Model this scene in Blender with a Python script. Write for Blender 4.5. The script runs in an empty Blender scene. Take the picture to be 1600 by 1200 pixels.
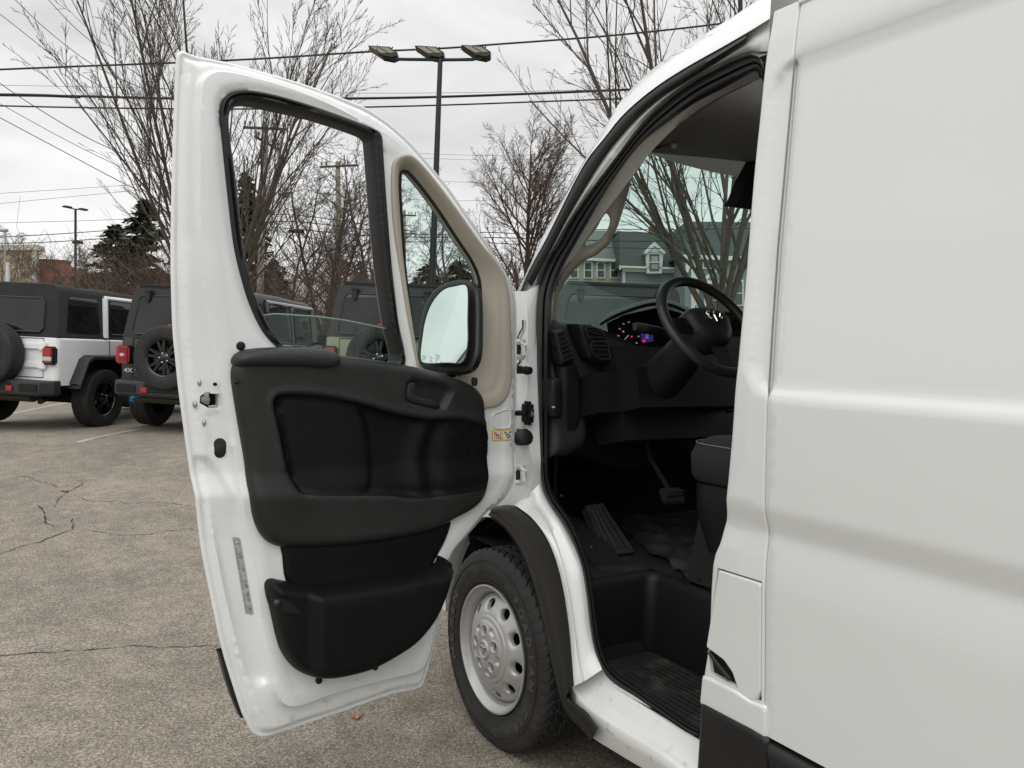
import bpy, bmesh, math, random
import numpy as np
from mathutils import Vector, Matrix
from mathutils.geometry import delaunay_2d_cdt
scene = bpy.context.scene
COL = scene.collection
R = math.radians
random.seed(7)
rng = np.random.default_rng(7)

# ------------------------------------------------------------------ camera survey
# The photograph was surveyed like a measured drawing: F is the focal length in pixels of a
# 1600 x 1200 frame, MC turns a sight line into world axes (+Y = van forward, Z up).  A traced
# outline is a set of sight lines that is then cut with the real surface it lies on.
F, CX, CY = 1200.0, 800.0, 600.0
CAM = np.array([-1.42, 0.0, 1.44])
def _ray(x, y): return np.array([(x-CX)/F, -(y-CY)/F, -1.0])
_Y = _ray(45, 529); _Y /= np.linalg.norm(_Y)
_Z = np.cross(_ray(1045, 562), _Y); _Z /= np.linalg.norm(_Z)
MC = np.array([np.cross(_Y, _Z), _Y, _Z])
def sight(x, y): return MC @ _ray(x, y)
def on_plane(x, y, p, n):
    d = sight(x, y); n = np.asarray(n, float)
    return CAM + d*(np.dot(np.asarray(p, float)-CAM, n)/np.dot(d, n))
def on_x(x, y, X): return on_plane(x, y, (X, 0, 0), (1, 0, 0))
def on_y(x, y, Y): return on_plane(x, y, (0, Y, 0), (0, 1, 0))
def on_z(x, y, Z): return on_plane(x, y, (0, 0, Z), (0, 0, 1))
def at(x, y, d):
    return CAM + sight(x, y)*d                       # d = distance along the view axis
def cam_xy(cx, fwd):                                 # survey frame (right, forward) -> world ground plane
    p = CAM + MC @ np.array([cx, 0.0, -fwd]); return p[:2]

# ------------------------------------------------------------------ object helpers
def link(o, parent=None):
    COL.objects.link(o)
    if parent is not None:
        o.parent = parent
        if parent.type == 'EMPTY' and parent.get('_world'):
            o.matrix_parent_inverse = parent.matrix_basis.inverted()
    return o
def tag(o, label=None, cat=None, group=None, kind=None):
    if label: o['label'] = label
    if cat: o['category'] = cat
    if group: o['group'] = group
    if kind: o['kind'] = kind
    return o
def empty(name, loc, label=None, cat=None, group=None, world=False, rot=(0, 0, 0), parent=None):
    o = bpy.data.objects.new(name, None); o.empty_display_size = .1
    o.location = loc; o.rotation_euler = rot
    if world: o['_world'] = 1
    link(o, parent)
    return tag(o, label, cat, group)
def mesh(name, v, f, mat, parent=None, smooth=True, flat_angle=None):
    me = bpy.data.meshes.new(name)
    me.from_pydata([tuple(map(float, p)) for p in v], [], [tuple(int(i) for i in q) for q in f])
    me.update()
    for m in (mat if isinstance(mat, (list, tuple)) else [mat]): me.materials.append(m)
    if smooth:
        me.polygons.foreach_set('use_smooth', [True]*len(me.polygons))
        if flat_angle: me.set_sharp_from_angle(angle=R(flat_angle))
    o = bpy.data.objects.new(name, me)
    return link(o, parent)
class MB:
    """collects shapes into one mesh"""
    def __init__(s): s.v, s.f = [], []
    def add(s, v, f):
        b = len(s.v); s.v += [tuple(map(float, p)) for p in v]; s.f += [tuple(int(i)+b for i in q) for q in f]; return s
    def box(s, c, d, rz=0, bev=0.0, rx=0, ry=0, taper=(1, 1)):
        bm = bmesh.new(); bmesh.ops.create_cube(bm, size=1.0)
        for w in bm.verts:
            k = (taper[0], taper[1]) if w.co.z > 0 else (1, 1)
            w.co = Vector((w.co.x*d[0]*k[0], w.co.y*d[1]*k[1], w.co.z*d[2]))
        if bev: bmesh.ops.bevel(bm, geom=bm.edges[:], offset=bev, segments=2, affect='EDGES', clamp_overlap=True)
        m = Matrix.Translation(c) @ Matrix.Rotation(rz, 4, 'Z') @ Matrix.Rotation(ry, 4, 'Y') @ Matrix.Rotation(rx, 4, 'X')
        bm.transform(m); bm.verts.index_update()
        s.add([w.co[:] for w in bm.verts], [[w.index for w in q.verts] for q in bm.faces]); bm.free(); return s
    def tube(s, pts, r, n=8, cap=True):
        pts = [np.asarray(p, float) for p in pts]
        rr = r if hasattr(r, '__len__') else [r]*len(pts)
        V, Fc = [], []; up = np.array([.13, .21, .97])
        for i, p in enumerate(pts):
            t = pts[min(i+1, len(pts)-1)]-pts[max(i-1, 0)]; t = t/(np.linalg.norm(t)+1e-9)
            a = np.cross(t, up)
            if np.linalg.norm(a) < .05: a = np.cross(t, [1, 0, 0])
            a /= np.linalg.norm(a); b = np.cross(t, a)
            for k in range(n):
                q = 2*math.pi*k/n; V.append(p+rr[i]*(a*math.cos(q)+b*math.sin(q)))
        for i in range(len(pts)-1):
            for k in range(n):
                Fc.append((i*n+k, i*n+(k+1) % n, (i+1)*n+(k+1) % n, (i+1)*n+k))
        if cap: Fc += [tuple(range(n))[::-1], tuple((len(pts)-1)*n+k for k in range(n))]
        return s.add(V, Fc)
    def lathe(s, prof, c=(0, 0, 0), axis='x', n=48):
        """prof = (radius, along) pairs, turned about an axis through c"""
        V, Fc = [], []; m = len(prof)
        for k in range(n):
            q = 2*math.pi*k/n
            for r_, a_ in prof:
                if axis == 'x': V.append((c[0]+a_, c[1]+r_*math.cos(q), c[2]+r_*math.sin(q)))
                elif axis == 'y': V.append((c[0]+r_*math.cos(q), c[1]+a_, c[2]+r_*math.sin(q)))
                else: V.append((c[0]+r_*math.cos(q), c[1]+r_*math.sin(q), c[2]+a_))
        for k in range(n):
            for j in range(m-1):
                Fc.append((k*m+j, k*m+j+1, ((k+1) % n)*m+j+1, ((k+1) % n)*m+j))
        return s.add(V, Fc)
    def rows(s, rws, close=False):
        n = len(rws[0]); V = [p for r_ in rws for p in r_]; Fc = []
        for i in range(len(rws)-1):
            for k in range(n if close else n-1):
                Fc.append((i*n+k, i*n+(k+1) % n, (i+1)*n+(k+1) % n, (i+1)*n+k))
        return s.add(V, Fc)
    def poly(s, pts): return s.add(pts, [tuple(range(len(pts)))])
    def prism(s, loop, vec):
        n = len(loop); a = [np.asarray(p, float) for p in loop]; b = [p+np.asarray(vec, float) for p in a]
        return s.add(a+b, [tuple(range(n)), tuple(range(2*n-1, n-1, -1))]+[(k, (k+1) % n, n+(k+1) % n, n+k) for k in range(n)])
    def build(s, name, mat, parent=None, smooth=True, ang=35):
        o = mesh(name, s.v, s.f, mat, parent, smooth, ang)
        bm = bmesh.new(); bm.from_mesh(o.data); bmesh.ops.recalc_face_normals(bm, faces=bm.faces[:]); bm.to_mesh(o.data); bm.free()
        return o

def resample(p, n=None, step=None, closed=False):
    p = np.asarray(p, float)
    if closed: p = np.vstack([p, p[:1]])
    s = np.r_[0, np.cumsum(np.linalg.norm(np.diff(p, axis=0), axis=1))]
    if n is None: n = max(3, int(round(s[-1]/step))+1)
    t = np.linspace(0, s[-1], n+1 if closed else n)
    if closed: t = t[:-1]
    return np.stack([np.interp(t, s, p[:, k]) for k in range(p.shape[1])], 1)
def smooth_line(p, closed=False, sub=8, tension=.5):
    """Catmull-Rom through the traced points"""
    p = np.asarray(p, float); n = len(p); out = []
    for i in range(n if closed else n-1):
        if closed: a, b, c, d = p[i-1], p[i], p[(i+1) % n], p[(i+2) % n]
        else: a, b, c, d = p[max(i-1, 0)], p[i], p[i+1], p[min(i+2, n-1)]
        # centripetal weights keep corners tight
        def kn(u, v): return max(np.linalg.norm(v-u), 1e-6)**.5
        t1 = kn(a, b) if i or closed else kn(b, c); t2 = kn(b, c); t3 = kn(c, d) if (i < n-2 or closed) else t2
        m1 = t2*((b-a)/t1-(c-a)/(t1+t2)+(c-b)/t2) if np.any(b != a) else (c-b)
        m2 = t2*((c-b)/t2-(d-b)/(t2+t3)+(d-c)/t3) if np.any(d != c) else (c-b)
        for k in range(sub):
            t = k/sub
            out.append((2*t**3-3*t*t+1)*b+(t**3-2*t*t+t)*m1+(-2*t**3+3*t*t)*c+(t**3-t*t)*m2)
    if not closed: out.append(p[-1])
    return np.array(out)
_ALIAS = {}
def sd(poly, pts, closed=True):
    """signed distance, positive inside"""
    poly = _ALIAS.get(id(poly), poly)
    poly = np.asarray(poly, float); pts = np.asarray(pts, float)
    a = poly if closed else poly[:-1]; b = np.roll(poly, -1, 0) if closed else poly[1:]
    out = np.empty(len(pts)); 
    for s0 in range(0, len(pts), 4000):
        p = pts[s0:s0+4000]
        ab = b-a; ap = p[:, None, :]-a[None]
        t = np.clip((ap*ab[None]).sum(2)/np.maximum((ab*ab).sum(1), 1e-12)[None], 0, 1)
        d = np.linalg.norm(ap-t[..., None]*ab[None], axis=2).min(1)
        if closed:
            y = p[:, 1:2]; x = p[:, 0:1]
            c = ((a[None, :, 1] > y) != (b[None, :, 1] > y))
            xi = a[None, :, 0]+(y-a[None, :, 1])*(ab[None, :, 0])/np.where(np.abs(ab[None, :, 1]) < 1e-12, 1e-12, ab[None, :, 1])
            ins = (c & (x < xi)).sum(1) % 2 == 1
            d = np.where(ins, d, -d)
        out[s0:s0+4000] = d
    return out
def inset(loop, d, step=.006, tol=.92):
    """closed loop moved inwards by d, split where it would fold"""
    L_ = resample(loop, step=step, closed=True); t = np.roll(L_, -1, 0)-np.roll(L_, 1, 0); t /= np.linalg.norm(t, axis=1)[:, None]+1e-12
    n_ = np.stack([-t[:, 1], t[:, 0]], 1); A_ = .5*np.sum(L_[:, 0]*np.roll(L_[:, 1], -1)-np.roll(L_[:, 0], -1)*L_[:, 1])
    q = L_+n_*d*(1 if A_ > 0 else -1); ok = sd(L_, q) > d*tol if d > 0 else sd(L_, q) < d*tol
    out, cur = [], []
    for p, k in zip(q, ok):
        if k: cur.append(p)
        elif len(cur) > 2: out.append(np.array(cur)); cur = []
        else: cur = []
    if len(cur) > 2: out.append(np.array(cur+([q[0]] if ok.all() else [])))
    return out
def sstep(x, a=0., b=1.):
    t = np.clip((x-a)/(b-a), 0, 1); return t*t*(3-2*t)
def dome(d, r): 
    t = np.clip(d/r, 0, 1); return np.sqrt(1-(1-t)**2)     # quarter-round edge of radius r, 0..1

def relief(name, mapf, outline, offf, mat, parent=None, holes=(), res=.01, creases=(), rim=(), back=None, flip=False, edge_step=None, smooth=True, ang=50):
    """sheet over a traced 2-D outline: mapf(uv, off) -> world, offf(uv) -> relief height"""
    es = edge_step or res
    loops = [resample(outline, step=es, closed=True)]+[resample(h, step=es, closed=True) for h in holes]
    _ALIAS[id(outline)] = loops[0]
    for h_, l_ in zip(holes, loops[1:]): _ALIAS[id(h_)] = l_
    creases = list(creases)
    for d_ in rim:
        creases += inset(loops[0], d_, es, .97)
        for l_ in loops[1:]: creases += inset(l_, -d_, es, .97)
    V = []; E = []
    for L in loops:
        b = len(V); V += [tuple(p) for p in L]; E += [(b+i, b+(i+1) % len(L)) for i in range(len(L))]
    for c in creases:
        c = resample(c, step=es); k = sd(loops[0], c)
        c = c[k > es*.3]
        for h in loops[1:]: c = c[sd(h, c) < -es*.3]
        if len(c) < 2: continue
        b = len(V); V += [tuple(p) for p in c]; 
        E += [(b+i, b+i+1) for i in range(len(c)-1) if np.linalg.norm(c[i+1]-c[i]) < es*1.8]
    lo = np.min(loops[0], 0); hi = np.max(loops[0], 0)
    gx = np.arange(lo[0]+res/2, hi[0], res); gy = np.arange(lo[1]+res/2, hi[1], res)
    g = np.stack(np.meshgrid(gx, gy), -1).reshape(-1, 2); g[:, 0] += (np.arange(len(g))//len(gx) % 2)*res*.5
    ok = sd(loops[0], g) > res*.45
    for h in loops[1:]: ok &= sd(h, g) < -res*.45
    g = g[ok]
    if len(creases) and len(g):
        for c in creases: g = g[np.abs(sd(resample(c, step=es), g, closed=False)) > res*.4]
    V += [tuple(p) for p in g]
    o = delaunay_2d_cdt([Vector(p) for p in V], E, [], 0, 1e-7)
    P = np.array([p[:] for p in o[0]]); T = np.array([q[:] for q in o[2] if len(q) == 3])
    cen = P[T].mean(1); keep = sd(loops[0], cen) > 0
    for h in loops[1:]: keep &= sd(h, cen) < 0
    T = T[keep]
    e1 = P[T[:, 1]]-P[T[:, 0]]; e2 = P[T[:, 2]]-P[T[:, 0]]; ar = e1[:, 0]*e2[:, 1]-e1[:, 1]*e2[:, 0]
    T = T[np.abs(ar) > 1e-10]; ar = ar[np.abs(ar) > 1e-10]
    T = np.where((ar < 0)[:, None], T[:, ::-1], T)
    if flip: T = T[:, ::-1]
    off = offf(P); W3 = mapf(P, off)
    faces = [tuple(t) for t in T]; verts = list(W3)
    if back is not None:
        cnt = {}
        for t in faces:
            for i in range(3):
                a, b = t[i], t[(i+1) % 3]; cnt[(a, b)] = cnt.get((a, b), 0)+1
        bd = [e for e in cnt if (e[1], e[0]) not in cnt]
        idx = {}; bp = []
        for a, b in bd:
            for k in (a, b):
                if k not in idx: idx[k] = len(verts)+len(bp); bp.append(k)
        bo = back(P[bp]) if callable(back) else np.full(len(bp), back)
        verts += list(mapf(P[bp], bo))
        faces += [(b, a, idx[a], idx[b]) for a, b in bd]
    _ALIAS.clear()
    used = sorted({i for t in faces for i in t}); rm = {u: i for i, u in enumerate(used)}
    return mesh(name, [verts[i] for i in used], [[rm[i] for i in t] for t in faces], mat, parent, smooth, ang)

# ------------------------------------------------------------------ materials
MATS = {}
def mat(name, col=(.5, .5, .5), rough=.5, metal=0., coat=0., bump=None, var=None, spec=.5, dirt=None, emit=None):
    """bump=(scale, strength, distance)  var=(scale, amount)  dirt=(colour, scale, threshold, amount)"""
    if name in MATS: return MATS[name]
    m = bpy.data.materials.new(name); m.use_nodes = True; nt = m.node_tree; b = nt.nodes['Principled BSDF']
    b.inputs['Base Color'].default_value = (*col, 1); b.inputs['Roughness'].default_value = rough
    b.inputs['Metallic'].default_value = metal; b.inputs['Coat Weight'].default_value = coat; b.inputs['Coat Roughness'].default_value = .03
    b.inputs['Specular IOR Level'].default_value = spec
    tc = nt.nodes.new('ShaderNodeTexCoord'); L = nt.links.new
    src = None
    if var:
        n = nt.nodes.new('ShaderNodeTexNoise'); n.inputs['Scale'].default_value = var[0]; n.inputs['Detail'].default_value = 6
        L(tc.outputs['Object'], n.inputs['Vector'])
        r = nt.nodes.new('ShaderNodeMapRange'); r.inputs['From Min'].default_value = .3; r.inputs['From Max'].default_value = .7
        r.inputs['To Min'].default_value = 1-var[1]; r.inputs['To Max'].default_value = 1+var[1]; L(n.outputs['Fac'], r.inputs['Value'])
        mx = nt.nodes.new('ShaderNodeVectorMath'); mx.operation = 'SCALE'; mx.inputs[0].default_value = col; L(r.outputs[0], mx.inputs['Scale'])
        src = mx.outputs[0]
    if dirt:
        n = nt.nodes.new('ShaderNodeTexNoise'); n.inputs['Scale'].default_value = dirt[1]; n.inputs['Detail'].default_value = 8; n.inputs['Roughness'].default_value = .7
        L(tc.outputs['Object'], n.inputs['Vector'])
        r = nt.nodes.new('ShaderNodeMapRange'); r.inputs['From Min'].default_value = dirt[2]; r.inputs['From Max'].default_value = dirt[2]+.12
        r.inputs['To Max'].default_value = dirt[3]; L(n.outputs['Fac'], r.inputs['Value'])
        mx = nt.nodes.new('ShaderNodeMix'); mx.data_type = 'RGBA'; mx.inputs['A'].default_value = (*col, 1); mx.inputs['B'].default_value = (*dirt[0], 1)
        fac = r.outputs[0]
        if len(dirt) > 4:        # only below a height
            sx = nt.nodes.new('ShaderNodeSeparateXYZ'); L(tc.outputs['Object'], sx.inputs[0])
            hr = nt.nodes.new('ShaderNodeMapRange'); hr.inputs['From Min'].default_value = dirt[4]; hr.inputs['From Max'].default_value = dirt[5]
            hr.inputs['To Min'].default_value = 1; hr.inputs['To Max'].default_value = 0; L(sx.outputs['Z'], hr.inputs['Value'])
            mu = nt.nodes.new('ShaderNodeMath'); mu.operation = 'MULTIPLY'; L(fac, mu.inputs[0]); L(hr.outputs[0], mu.inputs[1]); fac = mu.outputs[0]
        L(fac, mx.inputs['Factor'])
        if src: L(src, mx.inputs['A'])
        src = mx.outputs['Result']
    if src: L(src, b.inputs['Base Color'])
    if bump:
        n = nt.nodes.new('ShaderNodeTexNoise'); n.inputs['Scale'].default_value = bump[0]; n.inputs['Detail'].default_value = 3
        L(tc.outputs['Object'], n.inputs['Vector'])
        bp = nt.nodes.new('ShaderNodeBump'); bp.inputs['Strength'].default_value = bump[1]; bp.inputs['Distance'].default_value = bump[2]
        L(n.outputs['Fac'], bp.inputs['Height']); L(bp.outputs[0], b.inputs['Normal'])
    if emit:
        b.inputs['Emission Color'].default_value = (*emit[0], 1); b.inputs['Emission Strength'].default_value = emit[1]
    MATS[name] = m; return m
def glass(name, tint, gl=.08, rough=.0):
    m = bpy.data.materials.new(name); m.use_nodes = True; nt = m.node_tree; nt.nodes.clear(); L = nt.links.new
    o = nt.nodes.new('ShaderNodeOutputMaterial'); t = nt.nodes.new('ShaderNodeBsdfTransparent'); t.inputs[0].default_value = (*tint, 1)
    g = nt.nodes.new('ShaderNodeBsdfGlossy'); g.inputs['Roughness'].default_value = rough; g.inputs['Color'].default_value = (.9, .95, .93, 1)
    lw = nt.nodes.new('ShaderNodeLayerWeight'); pw = nt.nodes.new('ShaderNodeMath'); pw.operation = 'POWER'; pw.inputs[1].default_value = 5; L(lw.outputs['Facing'], pw.inputs[0])
    f = nt.nodes.new('ShaderNodeMapRange'); f.inputs['To Min'].default_value = gl*.5; f.inputs['To Max'].default_value = .22; L(pw.outputs[0], f.inputs[0])
    x = nt.nodes.new('ShaderNodeMixShader'); L(f.outputs[0], x.inputs[0]); L(t.outputs[0], x.inputs[1]); L(g.outputs[0], x.inputs[2]); L(x.outputs[0], o.inputs[0])
    return m
PAINT = mat('white_paint', (.735, .750, .742), .22, coat=.9, bump=(900, .02, .0005), dirt=((.30, .24, .17), 26, .66, .35, .42, .66))
PAINT_IN = mat('white_paint_door', (.785, .805, .805), .32, coat=.5, bump=(700, .03, .0005), dirt=((.33, .29, .22), 22, .57, .5, .43, .62))
PAINT_SILL = mat('white_paint_scuffed', (.77, .78, .76), .36, coat=.4, bump=(300, .05, .001), dirt=((.20, .15, .10), 20, .585, .6, .36, .60))
PLASTIC_B = mat('soft_black_plastic', (.0040, .0044, .0046), .55, spec=.20, bump=(1400, .3, .0006), var=(6, .2), dirt=((.03, .028, .025), 5, .58, .12))
PLASTIC = mat('black_plastic', (.0175, .0183, .0177), .50, spec=.36, bump=(1400, .3, .0006), var=(6, .2), dirt=((.05, .046, .04), 5, .56, .22))
PLASTIC_G = mat('charcoal_plastic', (.022, .023, .0225), .54, spec=.4, bump=(1400, .25, .0006), var=(5, .12))
PLASTIC_D = mat('dark_plastic', (.0085, .0085, .009), .52, spec=.35, bump=(900, .2, .0006))
PLASTIC_EXT = mat('exterior_plastic', (.014, .014, .0143), .44, spec=.4, bump=(1100, .25, .0006), var=(8, .2))
RUBBER = mat('rubber', (.012, .012, .013), .5, bump=(300, .1, .0008))
TYRE = mat('tyre_rubber', (.017, .0165, .016), .72, bump=(160, .3, .001), var=(14, .35))
TYRE_TXT = mat('tyre_lettering', (.050, .048, .046), .5)
BEIGE = mat('beige_trim', (.44, .405, .34), .6, bump=(1200, .3, .0006), var=(3, .05))
GREY_TRIM = mat('grey_trim', (.46, .44, .39), .65, bump=(1000, .3, .0006))
HEADLINER = mat('headliner_cloth', (.16, .155, .145), .9, bump=(1500, .3, .0006))
STEEL = mat('silver_wheel_paint', (.45, .45, .44), .38, metal=.5, var=(9, .08), dirt=((.22, .19, .15), 16, .6, .5))
CHROME = mat('chrome', (.75, .75, .75), .15, metal=1)
METAL_D = mat('dark_metal', (.06, .06, .06), .45, metal=.6, bump=(80, .3, .001))
RIVET = mat('steel_screw', (.45, .44, .42), .3, metal=.9)
FLOORM = mat('vinyl_floor', (.014, .014, .014), .65, bump=(220, .4, .001), dirt=((.14, .115, .085), 9, .52, .35))
FABRIC = mat('seat_cloth', (.018, .018, .020), .9, bump=(900, .4, .001))
FABRIC_G = mat('seat_cloth_fleck', (.09, .09, .09), .95, var=(260, .7))
THREAD = mat('stitching', (.22, .22, .22), .8)
BLACK = mat('black_void', (.004, .004, .004), .9)
GLASS_G = glass('green_glass', (.73, .90, .845))
GLASS_C = glass('quarter_glass_tint', (.82, .935, .895))
MIRROR = mat('mirror_silver', (.86, .90, .88), .01, metal=1)
# ------------------------------------------------------------------ the van: shared surfaces
VAN = empty('cargo_van', (1.0, .8, 0), 'white cargo van in the foreground with its driver door swung wide open', 'van', world=True)
_zk = [.2, .5, .56, .66, .80, .93, .985, 1.045, 1.105, 1.20, 1.345, 1.40, 1.52, 1.70, 1.95, 2.10, 2.20, 2.27, 2.34]
_xk = [.075, .058, .052, .046, .038, .030, .031, .036, .017, .013, .0095, .0095, .012, .018, .034, .044, .052, .062, .085]
_zt = np.arange(.1, 2.6, .002); _xt = np.interp(_zt, _zk, _xk)
_kk = np.exp(-.5*(np.arange(-18, 19)*.002/.006)**2); _kk /= _kk.sum()
_xt = np.convolve(np.pad(_xt, 18, mode='edge'), _kk, 'valid')
def prof(z): return np.interp(z, _zt, _xt)
def side_map(uv, off): return np.stack([prof(uv[:, 1])-off, uv[:, 0], uv[:, 1]], 1)
def side_uv(pts, off=0.):
    out = []
    for x, y in pts:
        X = 0.
        for _ in range(12):
            P = on_x(x, y, X); X = prof(P[2])-off
        out.append((P[1], P[2]))
    return np.array(out)
SEAM_Y = 1.173

# ---- cargo side panel (behind the seam)
def round_rect(x0, y0, x1, y1, r, n=6):
    out = []
    for cx_, cy_, a0 in ((x1-r, y1-r, 0), (x0+r, y1-r, 90), (x0+r, y0+r, 180), (x1-r, y0+r, 270)):
        for k in range(n+1):
            a = R(a0+90*k/n); out.append((cx_+r*math.cos(a), cy_+r*math.sin(a)))
    return np.array(out)
RECESS = round_rect(-1.7, 1.368, 1.228, 2.135, .075)
def recess_off(P):
    s = sd(RECESS, P)
    low = sstep(P[:, 1], 1.46, 1.34)                      # the lower step is a broad shoulder
    w = .014+.016*low
    t = sstep(s, -.5*w, .9*w)
    return -.013*t
def edge_roll(d, r=.006, depth=.006): return -depth*(1-dome(d, r))
side_out = np.array([(SEAM_Y-.0008, .566), (SEAM_Y-.0008, 2.268), (-1.9, 2.268), (-1.9, .566)])
def side_off(P):
    o = recess_off(P); d = SEAM_Y-.0008-P[:, 0]
    o += edge_roll(d, .0028, .004)
    # faint hand-made waviness of big pressed panels
    o += .0011*np.sin(P[:, 0]*5.1+P[:, 1]*2.3)*np.sin(P[:, 1]*4.7+.6)
    return o
relief('body_side_panel', side_map, side_out, side_off, PAINT, VAN, res=.022, edge_step=.012, back=-.03, flip=True,
       creases=[np.array([(SEAM_Y-.0008-d_, .5), (SEAM_Y-.0008-d_, 2.3)]) for d_ in (.0007, .0015, .003, .008)]+[np.array([(-1.9, z), (SEAM_Y-.018, z)]) for z in (1.02, 1.035, 1.045, 1.055, 1.075, 1.095, 1.105, 1.115, 1.125, 1.345, 1.355, 1.362, 1.37, 1.378, 1.385, 1.395, 1.41)]
       +[resample(RECESS, step=.012, closed=True)], ang=60)

# ---- B pillar panel (between door opening and seam)
pil_px = [(1203, 27), (1199, 52), (1192, 94), (1183.5, 175), (1173, 280), (1162, 420), (1149, 560), (1144, 610), (1140, 670), (1134, 740), (1131, 800),
          (1128, 822), (1120, 850), (1113, 866), (1108, 905), (1103, 1008), (1096, 1056), (1093, 1098)]
pil = side_uv(pil_px)
pil_front = smooth_line(pil, sub=5)
pillar_out = np.vstack([pil_front, [(SEAM_Y+.0012, pil[-1][1]-.035)], [(SEAM_Y+.0012, 2.268)], [(pil[0][0], 2.268)]])
# fuel flap opening
flap_px = [(1121, 887.5), (1195.5, 911), (1194.5, 1084), (1180, 1096), (1171, 1093), (1155, 1083), (1144, 1051), (1131, 1032), (1103, 1011)]
flap = side_uv(flap_px)
cav_px = [(1121, 887), (1196, 910.5), (1196, 1098), (1172, 1093), (1146, 1070), (1107, 1050), (1103, 1010)]
cavity = side_uv(cav_px)
def pillar_off(P):
    o = recess_off(P); d = P[:, 0]-SEAM_Y-.0012
    o += edge_roll(d, .0028, .004)
    dd_ = np.clip((np.interp(-P[:, 1], -pil_front[:, 1], pil_front[:, 0])-P[:, 0])/.016, 0, 1); o -= .014*(1-dd_)**2.4
    return o
cav_in = cavity.copy(); cav_in[[1, 2], 0] = SEAM_Y+.006; cav_in[0, 0] = min(cav_in[0, 0], pil[12][0]-.004); cav_in[6, 0] -= .006; cav_in[5, 0] -= .008
relief('door_pillar', side_map, pillar_out, pillar_off, PAINT, VAN, holes=[cav_in], res=.014, edge_step=.006, rim=(.0008, .0016, .003, .0045, .007, .010, .014, .018), back=-.045, flip=True,
       creases=[resample(RECESS, step=.012, closed=True)]+[np.array([(SEAM_Y+.012, z), (1.5, z)]) for z in (1.02, 1.045, 1.06, 1.075, 1.09, 1.105, 1.125)], ang=60)
# cavity floor behind the flap and the flap itself
m = MB(); q = side_map(cav_in+(cav_in-cav_in.mean(0))*.04, np.full(len(cav_in), -.012)); m.poly(q[::-1])
fuel_pocket = m.build('fuel_pocket', BLACK, VAN, smooth=False)
m = MB()
for k in range(3):
    c = np.array([.050-.004*k, side_uv([(1114+k*9, 1028+k*9)])[0][0], side_uv([(1114+k*9, 1030+k*9)])[0][1]])
    m.tube([c+(0, .022, .012), c+(0, -.022, -.012)], .006, 6)
m.build('filler_hinge', PLASTIC_D, fuel_pocket)
flap[1][0] = SEAM_Y+.009; flap[2][0] = SEAM_Y+.009; flap[0][0] -= .003; flap[0][1] -= .004; flap[1][1] -= .004
relief('fuel_flap', side_map, flap, lambda P: .001+edge_roll(sd(flap, P), .004, .004), PAINT, VAN, res=.012, edge_step=.005, rim=(.001, .0025, .004, .007), back=-.012, flip=True, ang=60)
# lower sill band of the pillar, black cladding below
def band(name, px_top, px_bot, off, matl, parent, r=.006, res=.012, back=-.03):
    out = np.vstack([side_uv(px_top, off), side_uv(px_bot, off)[::-1]])
    return relief(name, side_map, out, lambda P: off+edge_roll(sd(out, P), r, r), matl, parent, res=res, edge_step=res*.6, rim=(r*.2, r*.5, r, r*1.8), back=back, flip=True, ang=60), out
band('sill_band', [(1096, 1056), (1106, 1059), (1147, 1079), (1172, 1096), (1196, 1105)], [(1092, 1102), (1100, 1103), (1147, 1128), (1172, 1141), (1196.5, 1156)], .006, PAINT, VAN)
clad, _ = band('sill_cladding', [(1092, 1100), (1098, 1101), (1147, 1127), (1172, 1140), (1196.5, 1155)], [(1087, 1200), (1098, 1260), (1147, 1265), (1172, 1280), (1197.5, 1290)], .014, PLASTIC_EXT, VAN, r=.012)
cz = side_uv([(1201.6, 1161), (1275, 1201)], .014)
out = np.array([(SEAM_Y-.006, .553), (-1.9, .553), (-1.9, .33), (SEAM_Y-.006, .33)])
relief('side_cladding', side_map, out, lambda P: .014+edge_roll(sd(out, P), .012, .012), PLASTIC_EXT, VAN, res=.03, edge_step=.008, back=-.03, ang=60,
       creases=[round_rect(-1.888, .342, SEAM_Y-.018, .541, .004)])
m = MB(); m.box((.16, -.35, .40), (.16, 3.0, .10), bev=.02); m.build('underbody_rail', METAL_D, VAN)

# ---- roof, far side and tail of the van
n = 25; t = np.linspace(0, 1, n)
def roof_row(Y, z0=2.262, rise=.13):
    x0 = .055 if Y < 1.18 else .24
    x = x0+t*(2.05-2*x0); return np.stack([x, np.full(n, Y), z0+.02*sstep(t, 0, .03)-.02*sstep(t, .97, 1)+rise*np.sin(np.pi*t)**.6], 1)
m = MB(); m.rows([roof_row(y) for y in [1.52, 1.35, 1.185, 1.175]+list(np.linspace(1.1, -1.92, 20))]); m.build('roof', PAINT, VAN, ang=60)
m = MB(); zz = np.linspace(.55, 2.28, 30)
m.rows([np.stack([2.05-prof(zz), np.full(30, y), zz], 1) for y in (1.2, .2, -.8, -1.92)])
m.build('far_side_panel', PAINT, VAN, ang=60)
m = MB(); m.rows([np.array([(prof(z_)+.001, -1.925, z_), (2.049-prof(z_), -1.925, z_)]) for z_ in zz]); m.build('rear_panel', PAINT, VAN)
# drip joint along the roof edge with the seam's little vertical tail
m = MB()
m.tube([(prof(2.262)-.001, y, 2.262) for y in np.linspace(1.172, -1.9, 12)], .006, 8)
m.build('roof_joint', PAINT, VAN)
m = MB(); m.rows([[(prof(z_)+.006, SEAM_Y-.003, z_), (prof(z_)+.006, SEAM_Y+.003, z_)] for z_ in np.linspace(.56, 2.268, 80)])
m.build('seam_sealer', mat('sealer_grey', (.22, .22, .215), .7), VAN)  # sealer's own grey, a thin band set into the panel seam

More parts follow.
